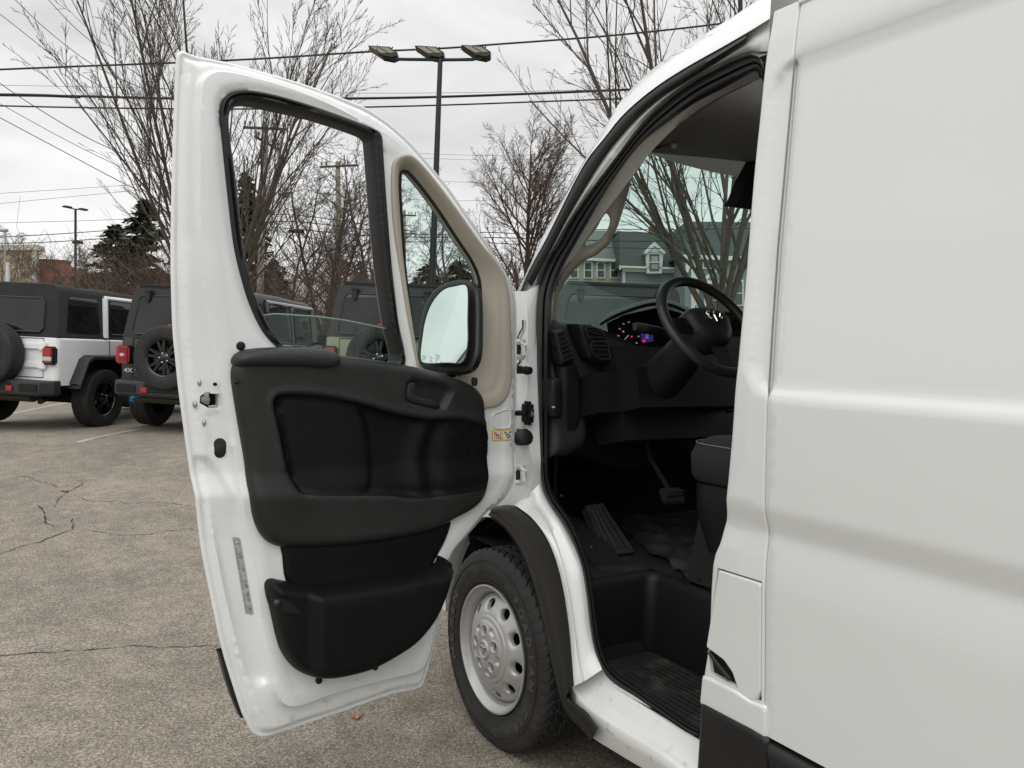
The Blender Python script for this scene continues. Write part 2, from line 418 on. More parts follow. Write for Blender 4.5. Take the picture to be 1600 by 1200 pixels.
# ---- door opening frame: rows of traced lines, each with its own depth in the body
def px_rows(name, rows, matl, parent=VAN, N=160, sub=6, ang=60, close=False):
    m = MB(); R_ = []
    for px, X in rows:
        xs = X if hasattr(X, '__len__') else [X]*len(px)
        p = np.array([on_x(a, b, c) for (a, b), c in zip(px, xs)])
        R_.append(resample(smooth_line(p, sub=sub), n=N))
    m.rows(R_); return m.build(name, matl, parent, ang=ang), R_
S1 = [(1194, 104), (1191, 95), (1184, 88), (1174, 86), (1145, 96), (1087, 126), (1044, 158), (1001, 201), (961, 253), (925, 300), (895, 342), (874, 380), (858, 405), (847, 432), (840, 460),
      (838.5, 490), (839, 620), (840, 660), (842, 710), (844, 742), (849, 768), (858, 786), (870, 804), (882, 822), (895, 848), (909, 888), (917, 936), (922, 980), (928, 1013), (939, 1042),
      (957, 1064), (990, 1086), (1027, 1112), (1063, 1137), (1082, 1149), (1090, 1152)]
S2 = [(1190, 122), (1186, 112), (1180, 109), (1172, 113), (1131, 135), (1087, 158), (1050, 184), (1001, 224), (967, 267), (940, 308), (918, 345), (897, 382), (880, 412), (868, 440), (862, 465),
      (860, 495), (858, 620), (858, 660), (857, 715), (857, 742), (861, 764), (869, 782), (880, 797), (892, 815), (906, 845), (919, 884), (928, 934), (933, 975), (939, 1008), (949, 1036),
      (967, 1054), (998, 1076), (1034, 1101), (1067, 1124), (1084, 1134), (1092, 1138)]
def xs_lin(px, a, b): return [a+(b-a)*i/(len(px)-1) for i in range(len(px))]
nS = len(S1)
XS = [.105]*12+[.10, .095, .09]+[.085]*10+[.085]*3+[.09, .10, .12, .125, .125, .125, .125, .125]
mid = lambda a, b, f: [(p[0]+(q[0]-p[0])*f, p[1]+(q[1]-p[1])*f) for p, q in zip(a, b)]
XS = XS[:nS]+[XS[-1]]*(nS-len(XS))
shift = lambda xs, d: [x+d for x in xs]
px_rows('door_seal', [(S1, shift(XS, .012)), (mid(S1, S2, .04), shift(XS, -.002)), (mid(S1, S2, .22), shift(XS, -.012)), (mid(S1, S2, .42), shift(XS, -.010)), (mid(S1, S2, .5), shift(XS, .004)),
                      (mid(S1, S2, .58), shift(XS, -.006)), (mid(S1, S2, .8), shift(XS, -.004)), (S2, shift(XS, .014)), (mid(S1, S2, 1.08), shift(XS, .06))], RUBBER, N=220, ang=80)
# upper rail: outside skin, drip strip, groove, up to the seal
O1 = [(1205, -8), (1180, 3), (1145, 26), (1087, 62), (1036, 95), (1001, 124), (972, 155), (944, 201), (915, 247), (862, 342), (844, 377), (830, 410), (810, 450), (797, 480)]
DL = [(1203, 30), (1171, 50), (1140, 68), (1059, 114), (1015, 144), (972.5, 181), (945, 215), (915, 253), (869, 342), (850, 380), (828, 420), (813, 455), (806, 470), (800, 490)]
DR = [(1203, 42), (1177, 57.5), (1146, 79), (1073, 126.5), (1035, 150), (1001, 178), (972, 209), (944, 244), (883, 345), (863, 384), (842, 424), (823, 459), (814, 476), (806, 500)]
SU = [(1200, 84), (1186, 84), (1174, 81), (1100, 114), (1044, 153), (1001, 196), (966, 243), (925, 296), (893, 342), (870, 381), (854, 408), (842, 435), (836, 462), (836, 490)]
rs2 = lambda l: [tuple(p) for p in resample(smooth_line(np.array(l, float), sub=4), n=44)]
O1, DL, DR, SU = rs2(O1), rs2(DL), rs2(DR), rs2(SU)
_, RAIL = px_rows('roof_rail', [(O1, .23), (mid(O1, DL, .12), .165), (mid(O1, DL, .35), .112), (mid(O1, DL, .7), .070), (mid(O1, DL, .97), .060), (DL, .085), (DR, .080), (mid(DR, SU, .15), .074), (mid(DR, SU, .5), .070), (mid(DR, SU, .9), .080), (SU, .118)], PAINT, N=120, sub=1)
px_rows('pillar_flange', [(DR[2:], .128), (mid(DR, SU, .6)[2:], .122), (SU[2:], .132), ([(x+8, y+22) for x, y in SU[2:]], .150), ([(x+14, y+44) for x, y in SU[2:]], .185)], PAINT, N=80, sub=1)
px_rows('drip_seal', [(DL[3:40], .078), (mid(DL, DR, .08)[3:40], .062), (mid(DL, DR, .5)[3:40], .054), (mid(DL, DR, .92)[3:40], .064), (DR[3:40], .09)], RUBBER, N=90, sub=1, ang=80)
# hinge pillar, lower jamb and sill
J0 = [(790, 455), (792, 490), (793, 560), (794, 620), (794, 700), (795, 760), (800, 785), (809, 792), (832, 810), (854, 840), (869, 876), (880, 920), (889, 979), (894, 1034), (897, 1072)]
JM = [(822, 455), (824, 490), (826, 560), (827, 620), (826, 680), (823, 735), (827, 762), (838, 785), (858, 818), (872, 852), (884, 896), (893, 942), (901, 1000), (907, 1040), (914, 1064)]
JS = [(842, 445), (838.5, 490), (839, 560), (839, 620), (842, 705), (844, 742), (849, 768), (862, 792), (878, 816), (895, 848), (909, 888), (917, 936), (923, 985), (931, 1022), (941, 1046)]
px_rows('door_frame', [([(x-10, y) for x, y in J0], .075), (J0, [.05]*7+[.02]*8), (mid(J0, JM, .35), [.056]*7+[.03]*8), (mid(J0, JM, .8), [.056]*7+[.038]*8), (JM, .052), (mid(JM, JS, .3), .062), (mid(JM, JS, .8), [.080]*9+[.085]*6), (JS, [.09]*9+[.095]*6), ([(x+5, y) for x, y in JS], .15)], PAINT, N=150)
L0 = [(892, 1050), (897, 1072), (917, 1100), (972, 1137), (1027, 1170), (1060, 1194), (1088, 1216), (1120, 1243)]
L1 = [(905, 1040), (914, 1064), (935, 1085), (985, 1118), (1036, 1150), (1066, 1172), (1090, 1188), (1120, 1210)]
L2 = [(938, 1038), (946, 1054), (960, 1068), (993, 1089), (1030, 1115), (1066, 1140), (1090, 1154), (1120, 1172)]
px_rows('door_sill', [([(x-4, y+42) for x, y in L0], .075), ([(x-2, y+22) for x, y in L0], .05), ([(x-1, y+6) for x, y in L0], .042), (L0, .048), (mid(L0, L1, .2), .058), (mid(L0, L1, .9), .082), (mid(L0, L1, 1.1), .084), (mid(L1, L2, .5), .104), (L2, .122), ([(x+1, y-1) for x, y in L2], .150)], PAINT_SILL, N=120)
# wheel arch cladding
A0 = [(768, 792), (796, 789), (807, 793), (832, 811), (854, 841), (869, 877), (880, 921), (889, 980), (894, 1035), (896, 1068), (884, 1084), (895, 1096), (917, 1112), (935, 1136)]
A1 = [(766, 800), (786, 806), (797, 815), (816, 837), (836, 874), (850, 914), (860, 955), (872, 1015), (880, 1062), (884, 1085), (884, 1096), (897, 1108), (916, 1124), (930, 1146)]
A2 = [(763, 804), (772, 809), (781, 815), (799, 833), (818, 866), (832, 903), (843, 943), (854, 995), (865, 1046), (872, 1076), (880, 1101), (892, 1120), (912, 1137), (925, 1155)]
px_rows('wheel_arch_cladding', [(A0, .032), (mid(A0, A1, .08), .012), (mid(A0, A1, .5), .006), (mid(A0, A1, .9), .008), (A1, .014), (mid(A1, A2, .25), .024), (mid(A1, A2, .6), .022), (A2, .026), (mid(A1, A2, 1.12), .05), ([(x-3, y+3) for x, y in A2], .12), ([(x-3, y+3) for x, y in A2], .40)], PLASTIC_EXT, N=130, ang=70)

# ---- front fender, bonnet and nose (mostly hidden by the open door)
WY, WZ, WX = 2.395, .352, .03
arch = [(WY+.46*math.cos(a), WZ+.02+.46*math.sin(a)) for a in np.linspace(R(125), R(-4), 20)]
fen_out = np.array([(2.17, 1.08)]+[(2.20, .90)]+arch+[(3.3, .36), (3.38, .8), (3.26, 1.06), (2.9, 1.30), (2.55, 1.46), (2.36, 1.56), (2.26, 1.60)])
def fen_map(uv, off):
    p = side_map(uv, off); p[:, 0] += .016+.55*sstep(uv[:, 0], 2.75, 3.45)**2+.05*sstep(uv[:, 1], 1.2, 1.6); return p
relief('front_fender', fen_map, fen_out, lambda P: np.zeros(len(P)), PAINT, VAN, res=.04, edge_step=.02, back=-.05, flip=True)
def mirror_x(o, name, parent):
    me = o.data.copy(); me.transform(Matrix.Diagonal((-1, 1, 1, 1))); me.transform(Matrix.Translation((2.05, 0, 0))); me.flip_normals()
    c = bpy.data.objects.new(name, me); return link(c, parent)
mirror_x(bpy.data.objects['front_fender'], 'far_fender', VAN)
m = MB(); uu = np.linspace(-1, 1, 15)
m.rows([[(1.025+u*w, y-.20*abs(u)**2.2, z-.10*u*u) for u in uu] for y, z, w in ((2.80, 1.475, .74), (3.05, 1.42, .77), (3.25, 1.30, .78), (3.40, 1.12, .76), (3.47, .95, .74))])
m.build('bonnet', PAINT, VAN, ang=60)
m = MB(); m.rows([[(1.025+u*w, y-.30*abs(u)**2.5, z) for u in uu] for y, z, w in ((3.47, .95, .78), (3.52, .70, .86), (3.52, .45, .86), (3.45, .28, .82))])
m.build('front_bumper', PLASTIC_EXT, VAN, ang=60)
# passenger side of the cab: pillars and roof shell seen from inside, floor pan
m = MB(); m.box((1.97, 1.95, .95), (.06, 1.5, .75), bev=.02); m.box((1.93, 1.30, 1.75), (.10, .12, 1.0), bev=.02)
m.box((1.90, 1.75, 2.18), (.10, 1.1, .10), bev=.03)
m.build('passenger_door', PLASTIC_D, VAN)

# ---- cab interior
m = MB()     # floor of the cab, step well walls and tread
fz = .70
c0 = on_z(1013, 1013, .43); fx, fy = c0[0], c0[1]
xi = .145
well = [(xi, fy, .425), (fx, fy, .425), (fx, 1.20, .425), (xi, 1.20, .425)]
m.poly([(xi-.03, fy+.02, .425), (fx+.01, fy+.02, .425), (fx+.01, 1.1, .425), (xi-.03, 1.1, .425)])
wl = m.build('step_tread', FLOORM, VAN, smooth=False)
g = MB()
for k in range(11):
    x = xi+.02+k*(fx-xi-.05)/10; g.tube([(x, fy-.10, .428), (x, 1.22, .428)], .0032, 6)
g.build('tread_rib', FLOORM, wl)
m = MB()
q = np.linspace(0, np.pi/2, 6)
r0 = .045
path = [(xi-.04, fy)]+[(fx-r0+r0*math.sin(a), fy-r0+r0*math.cos(a)) for a in q]+[(fx, 1.15)]
rows_ = []
for z_, o in ((.424, 0.0), (.44, -.004), (.60, 0), (fz-.03, .004), (fz-.008, .012), (fz, .03)):
    rows_.append([(px_+(o if i > 0 else 0), py_+(o if i < len(path)-1 else 0), z_) for i, (px_, py_) in enumerate(path)])
m.rows(rows_); m.build('step_well_wall', PLASTIC_D, VAN, ang=70)
m = MB(); m.poly([(fx+.028, 1.0, fz), (2.0, 1.0, fz), (2.0, 2.75, fz), (fx+.028, 2.75, fz)])
m.poly([(xi-.05, fy+.028, fz+.0005), (fx+.028, fy+.028, fz+.0005), (fx+.028, 2.75, fz+.0005), (xi-.05, 2.75, fz+.0005)])
m.build('cab_floor', FLOORM, VAN, smooth=False)
m = MB(); m.poly([(.1, 2.62, .3), (2.0, 2.62, .3), (2.0, 2.85, 1.45), (.1, 2.85, 1.45)]); m.build('firewall', BLACK, VAN)
# left kick panel and dead pedal
K = [on_x(*p, .15) for p in ((858, 724), (870, 790), (892, 826), (909, 860), (922, 888))]
m = MB()
kk = [(.125, 2.16, 1.10), (.125, 2.16, .95), (.125, 2.12, .86), (.13, 2.03, .76), (.13, fy+.02, fz-.01)]
kr = [(.30, 2.42, 1.10), (.29, 2.40, .95), (.28, 2.33, .86), (.26, 2.20, .76), (.25, fy+.05, fz+.0)]
m.rows([kk, [(a[0]+.03, a[1]+.02, a[2]) for a in kk], kr]); m.build('kick_panel', PLASTIC_D, VAN, ang=60)
for px_, py_ in ((876, 775), (922, 856)):
    c = on_plane(px_, py_, (.20, 2.16, .8), (-.75, -.45, .3)); m = MB(); m.lathe([(0.0001, -.004), (.006, -.003), (.008, 0), (.009, .004)], c, 'x', 12); m.build('trim_screw', PLASTIC_G, VAN)
dp = [on_plane(*p, (.36, 2.25, .82), (0, -.78, .62)) for p in ((915, 790), (942, 786), (992, 862), (946, 868))]
m = MB(); m.prism(dp, (0, .02, -.03)); ped = m.build('foot_rest', mat('dusty_rubber', (.030, .026, .022), .8, dirt=((.015, .014, .013), 12, .45, .8)), VAN, smooth=False)
m = MB()
for k in range(4):
    f_ = .2+.2*k; a = dp[0]*(1-f_)+dp[1]*f_; b = dp[3]*(1-f_)+dp[2]*f_
    m.tube([a*.92+b*.08+(0, -.003, .002), a*.1+b*.9+(0, -.003, .002)], .0045, 6)
m.build('grip_rib', PLASTIC_D, ped)
# brake pedal
c = at(1050, 775, 2.75); m = MB(); m.box(c, (.09, .02, .06), rz=R(-10), rx=R(-35), bev=.006)
for k in range(4): m.tube([c+(-.04, -.012, -.02+.013*k), c+(.04, -.020, -.02+.013*k)], .003, 5)
pd = m.build('brake_pedal', mat('pedal_rubber', (.010, .010, .010), .7), VAN); m = MB(); m.tube([c+(.01, .02, .01), c+(.0, .12, .12), c+(0, .2, .33)], .009, 8); m.build('pedal_arm', BLACK, pd)
# protective film lying on the cab floor: a loose thing
film_px = [(969, 815), (1000, 806), (1036, 806), (1100, 813), (1096, 860), (1090, 908), (1078, 905), (1060, 892), (1040, 872), (1018, 866), (1006, 850), (992, 840)]
fp = np.array([on_z(*p, fz+.012)[:2] for p in film_px])
def film_off(P): return .014+.012*np.sin(P[:, 0]*23+P[:, 1]*9)*np.sin(P[:, 1]*17)+.006*np.sin(P[:, 0]*61+2*P[:, 1])
FILM = mat('grey_film', (.055, .058, .055), .28, coat=.2, var=(5, .3), dirt=((.22, .2, .16), 14, .6, .5))
film = relief('floor_film', lambda uv, off: np.stack([uv[:, 0], uv[:, 1], fz+off], 1), smooth_line(fp, closed=True, sub=3), film_off, FILM, None, res=.016, ang=80)
tag(film, 'crumpled grey protective film with dark lettering lying on the cab floor of the van', 'floor film')
# the film's printed lettering (upside-down here, mostly unreadable in the photograph)
def text_mesh(name, s, size, matl, parent, M4, extrude=.0004, bold=0.):
    cu = bpy.data.curves.new(name, 'FONT'); cu.body = s; cu.size = size; cu.extrude = extrude; cu.offset = bold; cu.align_x = 'CENTER'; cu.align_y = 'CENTER'
    o = bpy.data.objects.new(name, cu); COL.objects.link(o)
    dg = bpy.context.evaluated_depsgraph_get(); me = bpy.data.meshes.new_from_object(o.evaluated_get(dg)); bpy.data.objects.remove(o)
    me.transform(M4); me.materials.clear(); me.materials.append(matl)
    return link(bpy.data.objects.new(name, me), parent)
INK = mat('black_ink', (.01, .01, .01), .6)
for px_, py_, a in ((1010, 838, 205), (1045, 862, 215), (985, 822, 200), (1070, 890, 210), (1085, 845, 205)):
    p = on_z(px_, py_, fz+.03); text_mesh('print', 'PROTECTIVE', .035, INK, film, Matrix.Translation((p[0], p[1], fz+.030)) @ Matrix.Rotation(R(a), 4, 'Z'), .0002)

# dashboard: end cap, front face, binnacle
def flat_px(px, Y, nrm=(0, 1, 0)): return np.array([on_plane(*p, (0, Y, 0), nrm) for p in px])
def xz_map(Y, slope=0.):
    return lambda uv, off: np.stack([uv[:, 0], Y-off+slope*(uv[:, 1]-1.4), uv[:, 1]], 1)
def dash_relief(name, px, Y, offf, matl, parent, res=.01, back=-.25, holes=(), slope=0., **k):
    n_ = (0, 1, -slope)
    f_ = lambda ps: np.array([on_plane(a, b, (0, Y, 1.4), n_)[[0, 2]] for a, b in ps])
    out = f_(px); hs = [f_(h) for h in holes]
    return relief(name, xz_map(Y, slope), out, (lambda P: offf(P, out, f_)), matl, parent, holes=hs, res=res, edge_step=res*.7, back=back, **k), out
def dome_edge(r, h): return lambda P, out, f_: h*(dome(sd(out, P), r)-1)
# upper dash with the round-ended end cap
D_out = [(859, 512), (866, 502), (880, 499), (905, 501), (925, 506), (948, 512), (975, 524), (1010, 540), (1050, 545), (1140, 560), (1170, 590), (1170, 700), (1100, 712), (1010, 640),
         (935, 628), (925, 640), (926, 690), (918, 705), (898, 716), (860, 722)]
dash, _ = dash_relief('dashboard', D_out, 2.20, dome_edge(.05, .05), PLASTIC_G, VAN, res=.02, back=-.65, slope=.18)
# glove level panel below
D2 = [(930, 566), (1000, 545), (1160, 560), (1160, 760), (1030, 735), (990, 742), (915, 720), (880, 705), (865, 660), (868, 600)]
dash_relief('knee_panel', D2, 2.27, dome_edge(.06, .06), PLASTIC_D, VAN, res=.025, back=-.4, slope=.10)
DV = 2.145
# end-cap side vent
sv = [(867.5, 519), (876, 514), (882, 514), (896, 545), (900, 561), (879, 570), (874, 548)]
svo, _ = dash_relief('side_vent', sv, DV, lambda P, o, f_: .006*(dome(sd(o, P), .006)-1), PLASTIC, dash, res=.008, back=-.06)
for k in range(7):
    f_ = (k+.5)/7; a = np.array(sv[0])*(1-f_)+np.array(sv[5])*f_; b = np.array(sv[2])*(1-f_)+np.array(sv[4])*f_
    A, B = on_y(*(a*.8+b*.2), DV-.004), on_y(*(a*.12+b*.88), DV-.004)
    m = MB(); m.tube([A, B], .0035, 6); m.build('vent_slat', BLACK if k % 2 else PLASTIC_D, svo)
# round-cornered vents: frame, dark throat, slats
fr = [(906, 506), (925, 506), (940, 515), (950, 535), (955, 560), (954, 570), (935, 568), (922, 560), (914, 540), (909, 520)]
vf, _ = dash_relief('air_vent', fr, DV, lambda P, o, f_: .010*(dome(sd(o, P), .012)-1), PLASTIC_D, dash, res=.008, back=-.08)
for quad in ([(914, 513), (931, 513), (942, 522), (946, 532), (921, 531), (917, 523)], [(922, 537), (945, 535), (951, 548), (952, 560), (936, 560), (926, 553)]):
    q = smooth_line(np.array([on_y(*p, DV-.002) for p in quad]), closed=True, sub=4); m = MB(); m.poly(q); m.build('vent_opening', BLACK, vf, smooth=False)
    for k in range(3):
        f_ = (k+.8)/3.6
        l = np.array(quad[0])*(1-f_)+np.array(quad[-2 if f_ > .5 else -1])*f_; r_ = np.array(quad[1])*(1-f_)+np.array(quad[3])*f_
        m = MB(); m.tube([on_y(*l, DV-.007), on_y(*r_, DV-.007)], .003, 6); m.build('vent_slat', PLASTIC_G, vf)
    m = MB(); q3 = [p+np.array((0, -.004, 0)) for p in q]; m.tube(q3+[q3[0]], .0035, 6); m.build('vent_trim', PLASTIC_G, vf)
# end-cap lower: fuse/handle panel and hood release
ec = [(863, 595), (875, 590), (879, 600), (881, 640), (878, 655), (866, 652), (862, 640)]
eo, _ = dash_relief('end_panel', ec, 2.12, lambda P, o, f_: .008*(dome(sd(o, P), .012)-1), PLASTIC_D, dash, res=.01, back=-.08)
p = on_y(863, 636, 2.110); m = MB(); m.box(p+(.004, 0, 0), (.014, .003, .008), bev=.002); m.build('bonnet_symbol', mat('white_print', (.7, .7, .7), .6), eo)
ed = [(878, 568), (900, 560), (912, 590), (914, 650), (906, 690), (893, 708), (880, 712), (876, 640)]
dash_relief('end_cap', ed, 2.16, lambda P, o, f_: .03*(dome(sd(o, P), .03)-1), PLASTIC_D, dash, res=.012, back=-.2)
# binnacle hood and instruments
hood_top = [(935, 503), (950, 491), (975, 480), (1005, 470), (1030, 467), (1050, 470), (1070, 478), (1088, 488), (1092, 492)]
hood_in = [(938, 509), (955, 500), (978, 490), (1005, 481), (1030, 477), (1050, 480), (1068, 488), (1082, 497), (1087, 502)]
Rr = []
for px, Y in ((hood_top, 2.62), (hood_top, 2.30), ([(x, y+1) for x, y in hood_top], 2.20), (mid(hood_top, hood_in, .5), 2.18), (hood_in, 2.19), (hood_in, 2.36)):
    Rr.append(resample(smooth_line(np.array([on_y(*p, Y) for p in px]), sub=5), n=50))
m = MB(); m.rows(Rr); m.build('instrument_hood', PLASTIC_G, dash, ang=70)
gz = [(948, 505), (975, 492), (1030, 480), (1075, 492), (1092, 515), (1085, 545), (1030, 552), (975, 546), (950, 520)]
q = [on_y(*p, 2.33) for p in gz]; m = MB(); m.poly(q); clus = m.build('instrument_cluster', BLACK, dash, smooth=False)
WHITE_L = mat('dial_white', (.5, .5, .5), .6, emit=((.8, .85, 1), .18)); RED_L = mat('red_light', (.4, 0, 0), .5, emit=((1, .02, .03), .9)); ORANGE_L = mat('amber_light', (.4, .1, 0), .5, emit=((1, .25, .02), .7)); BLUE_L = mat('blue_display', (.03, .02, .12), .4, emit=((.10, .06, .55), .22))
gc = on_y(982, 524, 2.325)
for k in range(9):
    a = R(215-k*31); c = gc+np.array((.052*math.cos(a), 0, .052*math.sin(a))); m = MB(); m.box(c, (.009, .002, .0045), ry=0); m.build('dial_mark', WHITE_L, clus)
m = MB(); m.tube([gc, on_y(973, 534, 2.322)], .0022, 5); m.build('needle', WHITE_L, clus)
for (px_, py_), mt, s in (((974, 518), ORANGE_L, .008), ((987, 526), RED_L, .008), ((1006.5, 533), RED_L, .012)):
    m = MB(); m.box(on_y(px_, py_, 2.322), (s, .002, s*.8), bev=.002); m.build('warning_light', mt, clus)
m = MB(); m.prism([on_y(*p, 2.324) for p in ((1002, 521), (1021, 524), (1020, 534), (1003, 535))], (0, .004, 0)); sc_ = m.build('display_screen', BLUE_L, clus, smooth=False)
text_mesh('display_text', 'U', .018, WHITE_L, sc_, Matrix.Translation(on_y(1011, 524.5, 2.321)) @ Matrix.Rotation(R(90), 4, 'X'), .0004)
m = MB(); m.box(on_y(1011, 528, 2.321), (.02, .001, .003)); m.build('display_text', WHITE_L, sc_)
# switches and storage
m = MB()
sw = [(963, 553), (1000, 550), (1003, 570), (968, 573)]
so, _ = dash_relief('switch_panel', sw, 2.13, lambda P, o, f_: .004*(dome(sd(o, P), .006)-1), PLASTIC_D, dash, res=.01, back=-.05)
for px_, py_ in ((986, 557), (988, 567)):
    m = MB(); m.box(on_y(px_, py_, 2.125), (.012, .003, .006), bev=.001); m.build('switch_symbol', mat('switch_print', (.25, .25, .25), .6), so)
for px in ([(937, 595), (955, 596), (957, 620), (940, 618)], [(967, 597), (994, 595), (996, 620), (968, 620)]):
    q = [on_y(*p, 2.15) for p in px]; m = MB(); m.poly(q); cb = m.build('storage_cubby', BLACK, dash, smooth=False)
    m = MB(); m.tube(q+[q[0]], .005, 6); m.build('cubby_rim', PLASTIC, cb)
p = on_y(947, 613, 2.14); m = MB(); m.box(p, (.018, .01, .012), bev=.003); m.build('hood_release', PLASTIC_D, dash)
for px_, py_ in ((934, 646), (993, 652)):
    m = MB(); m.lathe([(.0001, -.003), (.008, -.002), (.010, .002)], on_y(px_, py_, 2.19), 'y', 14); m.build('trim_screw', PLASTIC_D, dash)
# steering wheel
SC = np.array([.47, 1.797, 1.556]); tilt = R(36.3)
sx = np.array([1, 0, 0.]); sy_ = np.array([0, math.sin(tilt), math.cos(tilt)]); sn = np.cross(sx, sy_)   # sn faces the driver
def sw_pt(a, r, h=0.): return SC+r*(math.cos(a)*sx+math.sin(a)*sy_)+h*sn
m = MB(); N1, N2 = 72, 14; rws = []
for k in range(N1+1):
    a = 2*math.pi*k/N1
    fat = 1+.12*math.exp(-((math.cos(a)+.75)/.25)**2)
    rws.append([sw_pt(a, .187+.0175*fat*math.cos(b), .0155*fat*math.sin(b)) for b in np.linspace(0, 2*np.pi, N2, endpoint=False)])
m.rows(rws, close=True); swl = m.build('steering_wheel', mat('wheel_leather', (.020, .020, .020), .45, bump=(600, .3, .0006)), VAN)
def sw_map(uv, off): return SC+uv[:, :1]*sx+uv[:, 1:]*sy_+off[:, None]*sn
pad = smooth_line(np.array([(-.098, .035), (-.07, .06), (0, .072), (.07, .06), (.098, .035), (.085, -.03), (.05, -.07), (0, -.082), (-.05, -.07), (-.085, -.03)]), closed=True, sub=5)
hub = relief('airbag_pad', sw_map, pad, lambda P: -.005+.035*dome(sd(pad, P), .045), PLASTIC, swl, res=.008, back=-.05, ang=70)
for s in (-1, 1):
    m = MB(); m.rows([[sw_pt(R(90), 0)*0+SC+sx*s*x+sy_*y+sn*h for y, h in ((.028, -.006), (.020, .004), (-.02, .004), (-.034, -.008))] for x in (.075, .12, .15, .178)]); sp = m.build('spoke', PLASTIC_D, swl, ang=70)
    m = MB(); m.rows([[SC+sx*s*x+sy_*y+sn*.008 for y in (.018, -.016)] for x in (.105, .13, .15)]); m.build('spoke_switch', mat('gloss_black', (.01, .01, .01), .12), sp)
m = MB(); m.rows([[SC+sx*x+sy_*y+sn*h for x in (-.035, -.02, .02, .035)] for y, h in ((-.07, -.004), (-.12, -.008), (-.178, -.004))]); m.build('spoke', PLASTIC, swl)
# horned-head badge: oval field with two curling horns and a muzzle
ov = np.array([(.034*math.cos(a), .010+.030*math.sin(a)) for a in np.linspace(0, 2*np.pi, 28, endpoint=False)])
fld = relief('badge_field', sw_map, ov, lambda P: np.full(len(P), .0315), PLASTIC_D, hub, res=.01, back=.025)
m = MB()
for s in (-1, 1):
    hp = [SC+sx*s*x+sy_*(y+.012)+sn*.036 for x, y in ((.003, .009), (.009, .017), (.019, .018), (.027, .010), (.028, -.002), (.022, -.011), (.015, -.008), (.015, -.002))]
    m.tube(hp, [.004, .0052, .006, .006, .0056, .005, .004, .002], 8)
m.tube([SC+sx*0+sy_*(y+.010)+sn*.036 for y in (.010, .0, -.010, -.020)], [.004, .005, .0045, .003], 8)
m.build('emblem', CHROME, hub)
# column shroud and stalk
m = MB(); cc = SC-sn*.05
m.rows([[p0+r_*(math.cos(b)*sx*1.1+math.sin(b)*sy_) for b in np.linspace(0, 2*np.pi, 20, endpoint=False)] for p0, r_ in ((SC-sn*.04, .045), (SC-sn*.05, .055), (SC-sn*.16+np.array((0, 0, -.02)), .068), (SC-sn*.30+np.array((0, 0, -.03)), .078), (SC-sn*.36+np.array((0, 0, -.03)), .08))], close=True)
m.build('column_shroud', PLASTIC_D, VAN, ang=70)
sb = SC-sn*.075
p0 = on_plane(1001, 512, tuple(sb), tuple(sn)); 
m = MB(); m.tube([sb+sx*-.05, sb+sx*-.09+sn*.0, p0+(p0-sb)*-.35+sy_*.008, p0+(p0-sb)*-.12+sy_*.004], [.010, .009, .010, .012], 10); stk = m.build('indicator_stalk', PLASTIC_D, VAN)
m = MB(); m.tube([p0+(p0-sb)*-.12+sy_*.004, p0+(p0-sb)*.02, p0+(p0-sb)*.10], [.0135, .0145, .0135], 12); m.build('stalk_knob', PLASTIC_G, stk)
m = MB(); m.box((.60, 2.16, 1.30), (.72, .36, .34), bev=.10, rx=R(-14)); m.build('knee_bolster', PLASTIC_D, VAN, ang=70)
# passenger-side dash vent seen past the wheel
q = [on_y(*p, 2.30) for p in ((1131, 488), (1150, 486), (1155, 500), (1148, 508), (1136, 505))]
m = MB(); m.prism(q, (0, .05, 0)); pv = m.build('air_vent', BLACK, dash, smooth=False); m = MB(); q2 = [p+np.array((0, -.004, 0)) for p in q]; m.tube(q2+[q2[0]], .006, 6)
m.tube([q2[0]*.5+q2[4]*.5, q2[1]*.5+q2[2]*.5], .004, 6); m.build('vent_trim', PLASTIC_G, pv)
m = MB(); m.box((1.38, 2.42, 1.38), (1.25, .5, .36), bev=.06); m.build('dash_top', PLASTIC, dash)

# A-pillar inner trim with the moulded grab handle
handle_px = [(942, 334), (948, 340), (949, 348), (944, 361.5), (931, 377), (915.5, 384.5), (908, 386), (909, 380), (913, 375), (926, 358), (934, 343)]
tr_out = [(1190, 122), (1184, 113), (1172, 114), (1131, 136), (1087, 159), (1050, 185), (1001, 225), (967, 268), (940, 309), (918, 346), (897, 383), (880, 413), (868, 441), (862, 466), (860, 500), (859.5, 512),
          (862, 508), (863, 487), (868, 459), (876, 443), (889, 427), (905, 411), (926, 401), (947, 382.5), (960, 353.6), (968, 330), (964.5, 345), (975, 305), (981, 279), (992.6, 264.5), (1010, 237),
          (1030, 216), (1073, 190), (1131, 155), (1188, 129)]
tr_out = tr_out[:25]+tr_out[27:]
# trim lies in a plane that leans in with the pillar
TN = (-.80, -.55, -.25); TP = (.17, 2.18, 1.80)
_tn = np.array(TN)/np.linalg.norm(TN); _tu = np.cross((0, 0, 1.), _tn); _tu /= np.linalg.norm(_tu); _tv = np.cross(_tn, _tu)
def trim_uv(px): return np.array([((q := on_plane(*p, TP, TN)-np.array(TP)) @ _tu, q @ _tv) for p in px])
def trim_map(uv, off): return np.array(TP)+uv[:, :1]*_tu+uv[:, 1:]*_tv+off[:, None]*_tn
T_o = trim_uv(tr_out); T_h = smooth_line(trim_uv(handle_px), closed=True, sub=4)
def trim_off(P):
    d = sd(T_o, P); h = -sd(T_h, P)
    return .018*(dome(d, .03)-1)+.03*(dome(h, .022)-1)*(h < .022)
relief('pillar_trim', trim_map, T_o, trim_off, GREY_TRIM, VAN, holes=[T_h], res=.012, edge_step=.007, back=-.05, ang=70)

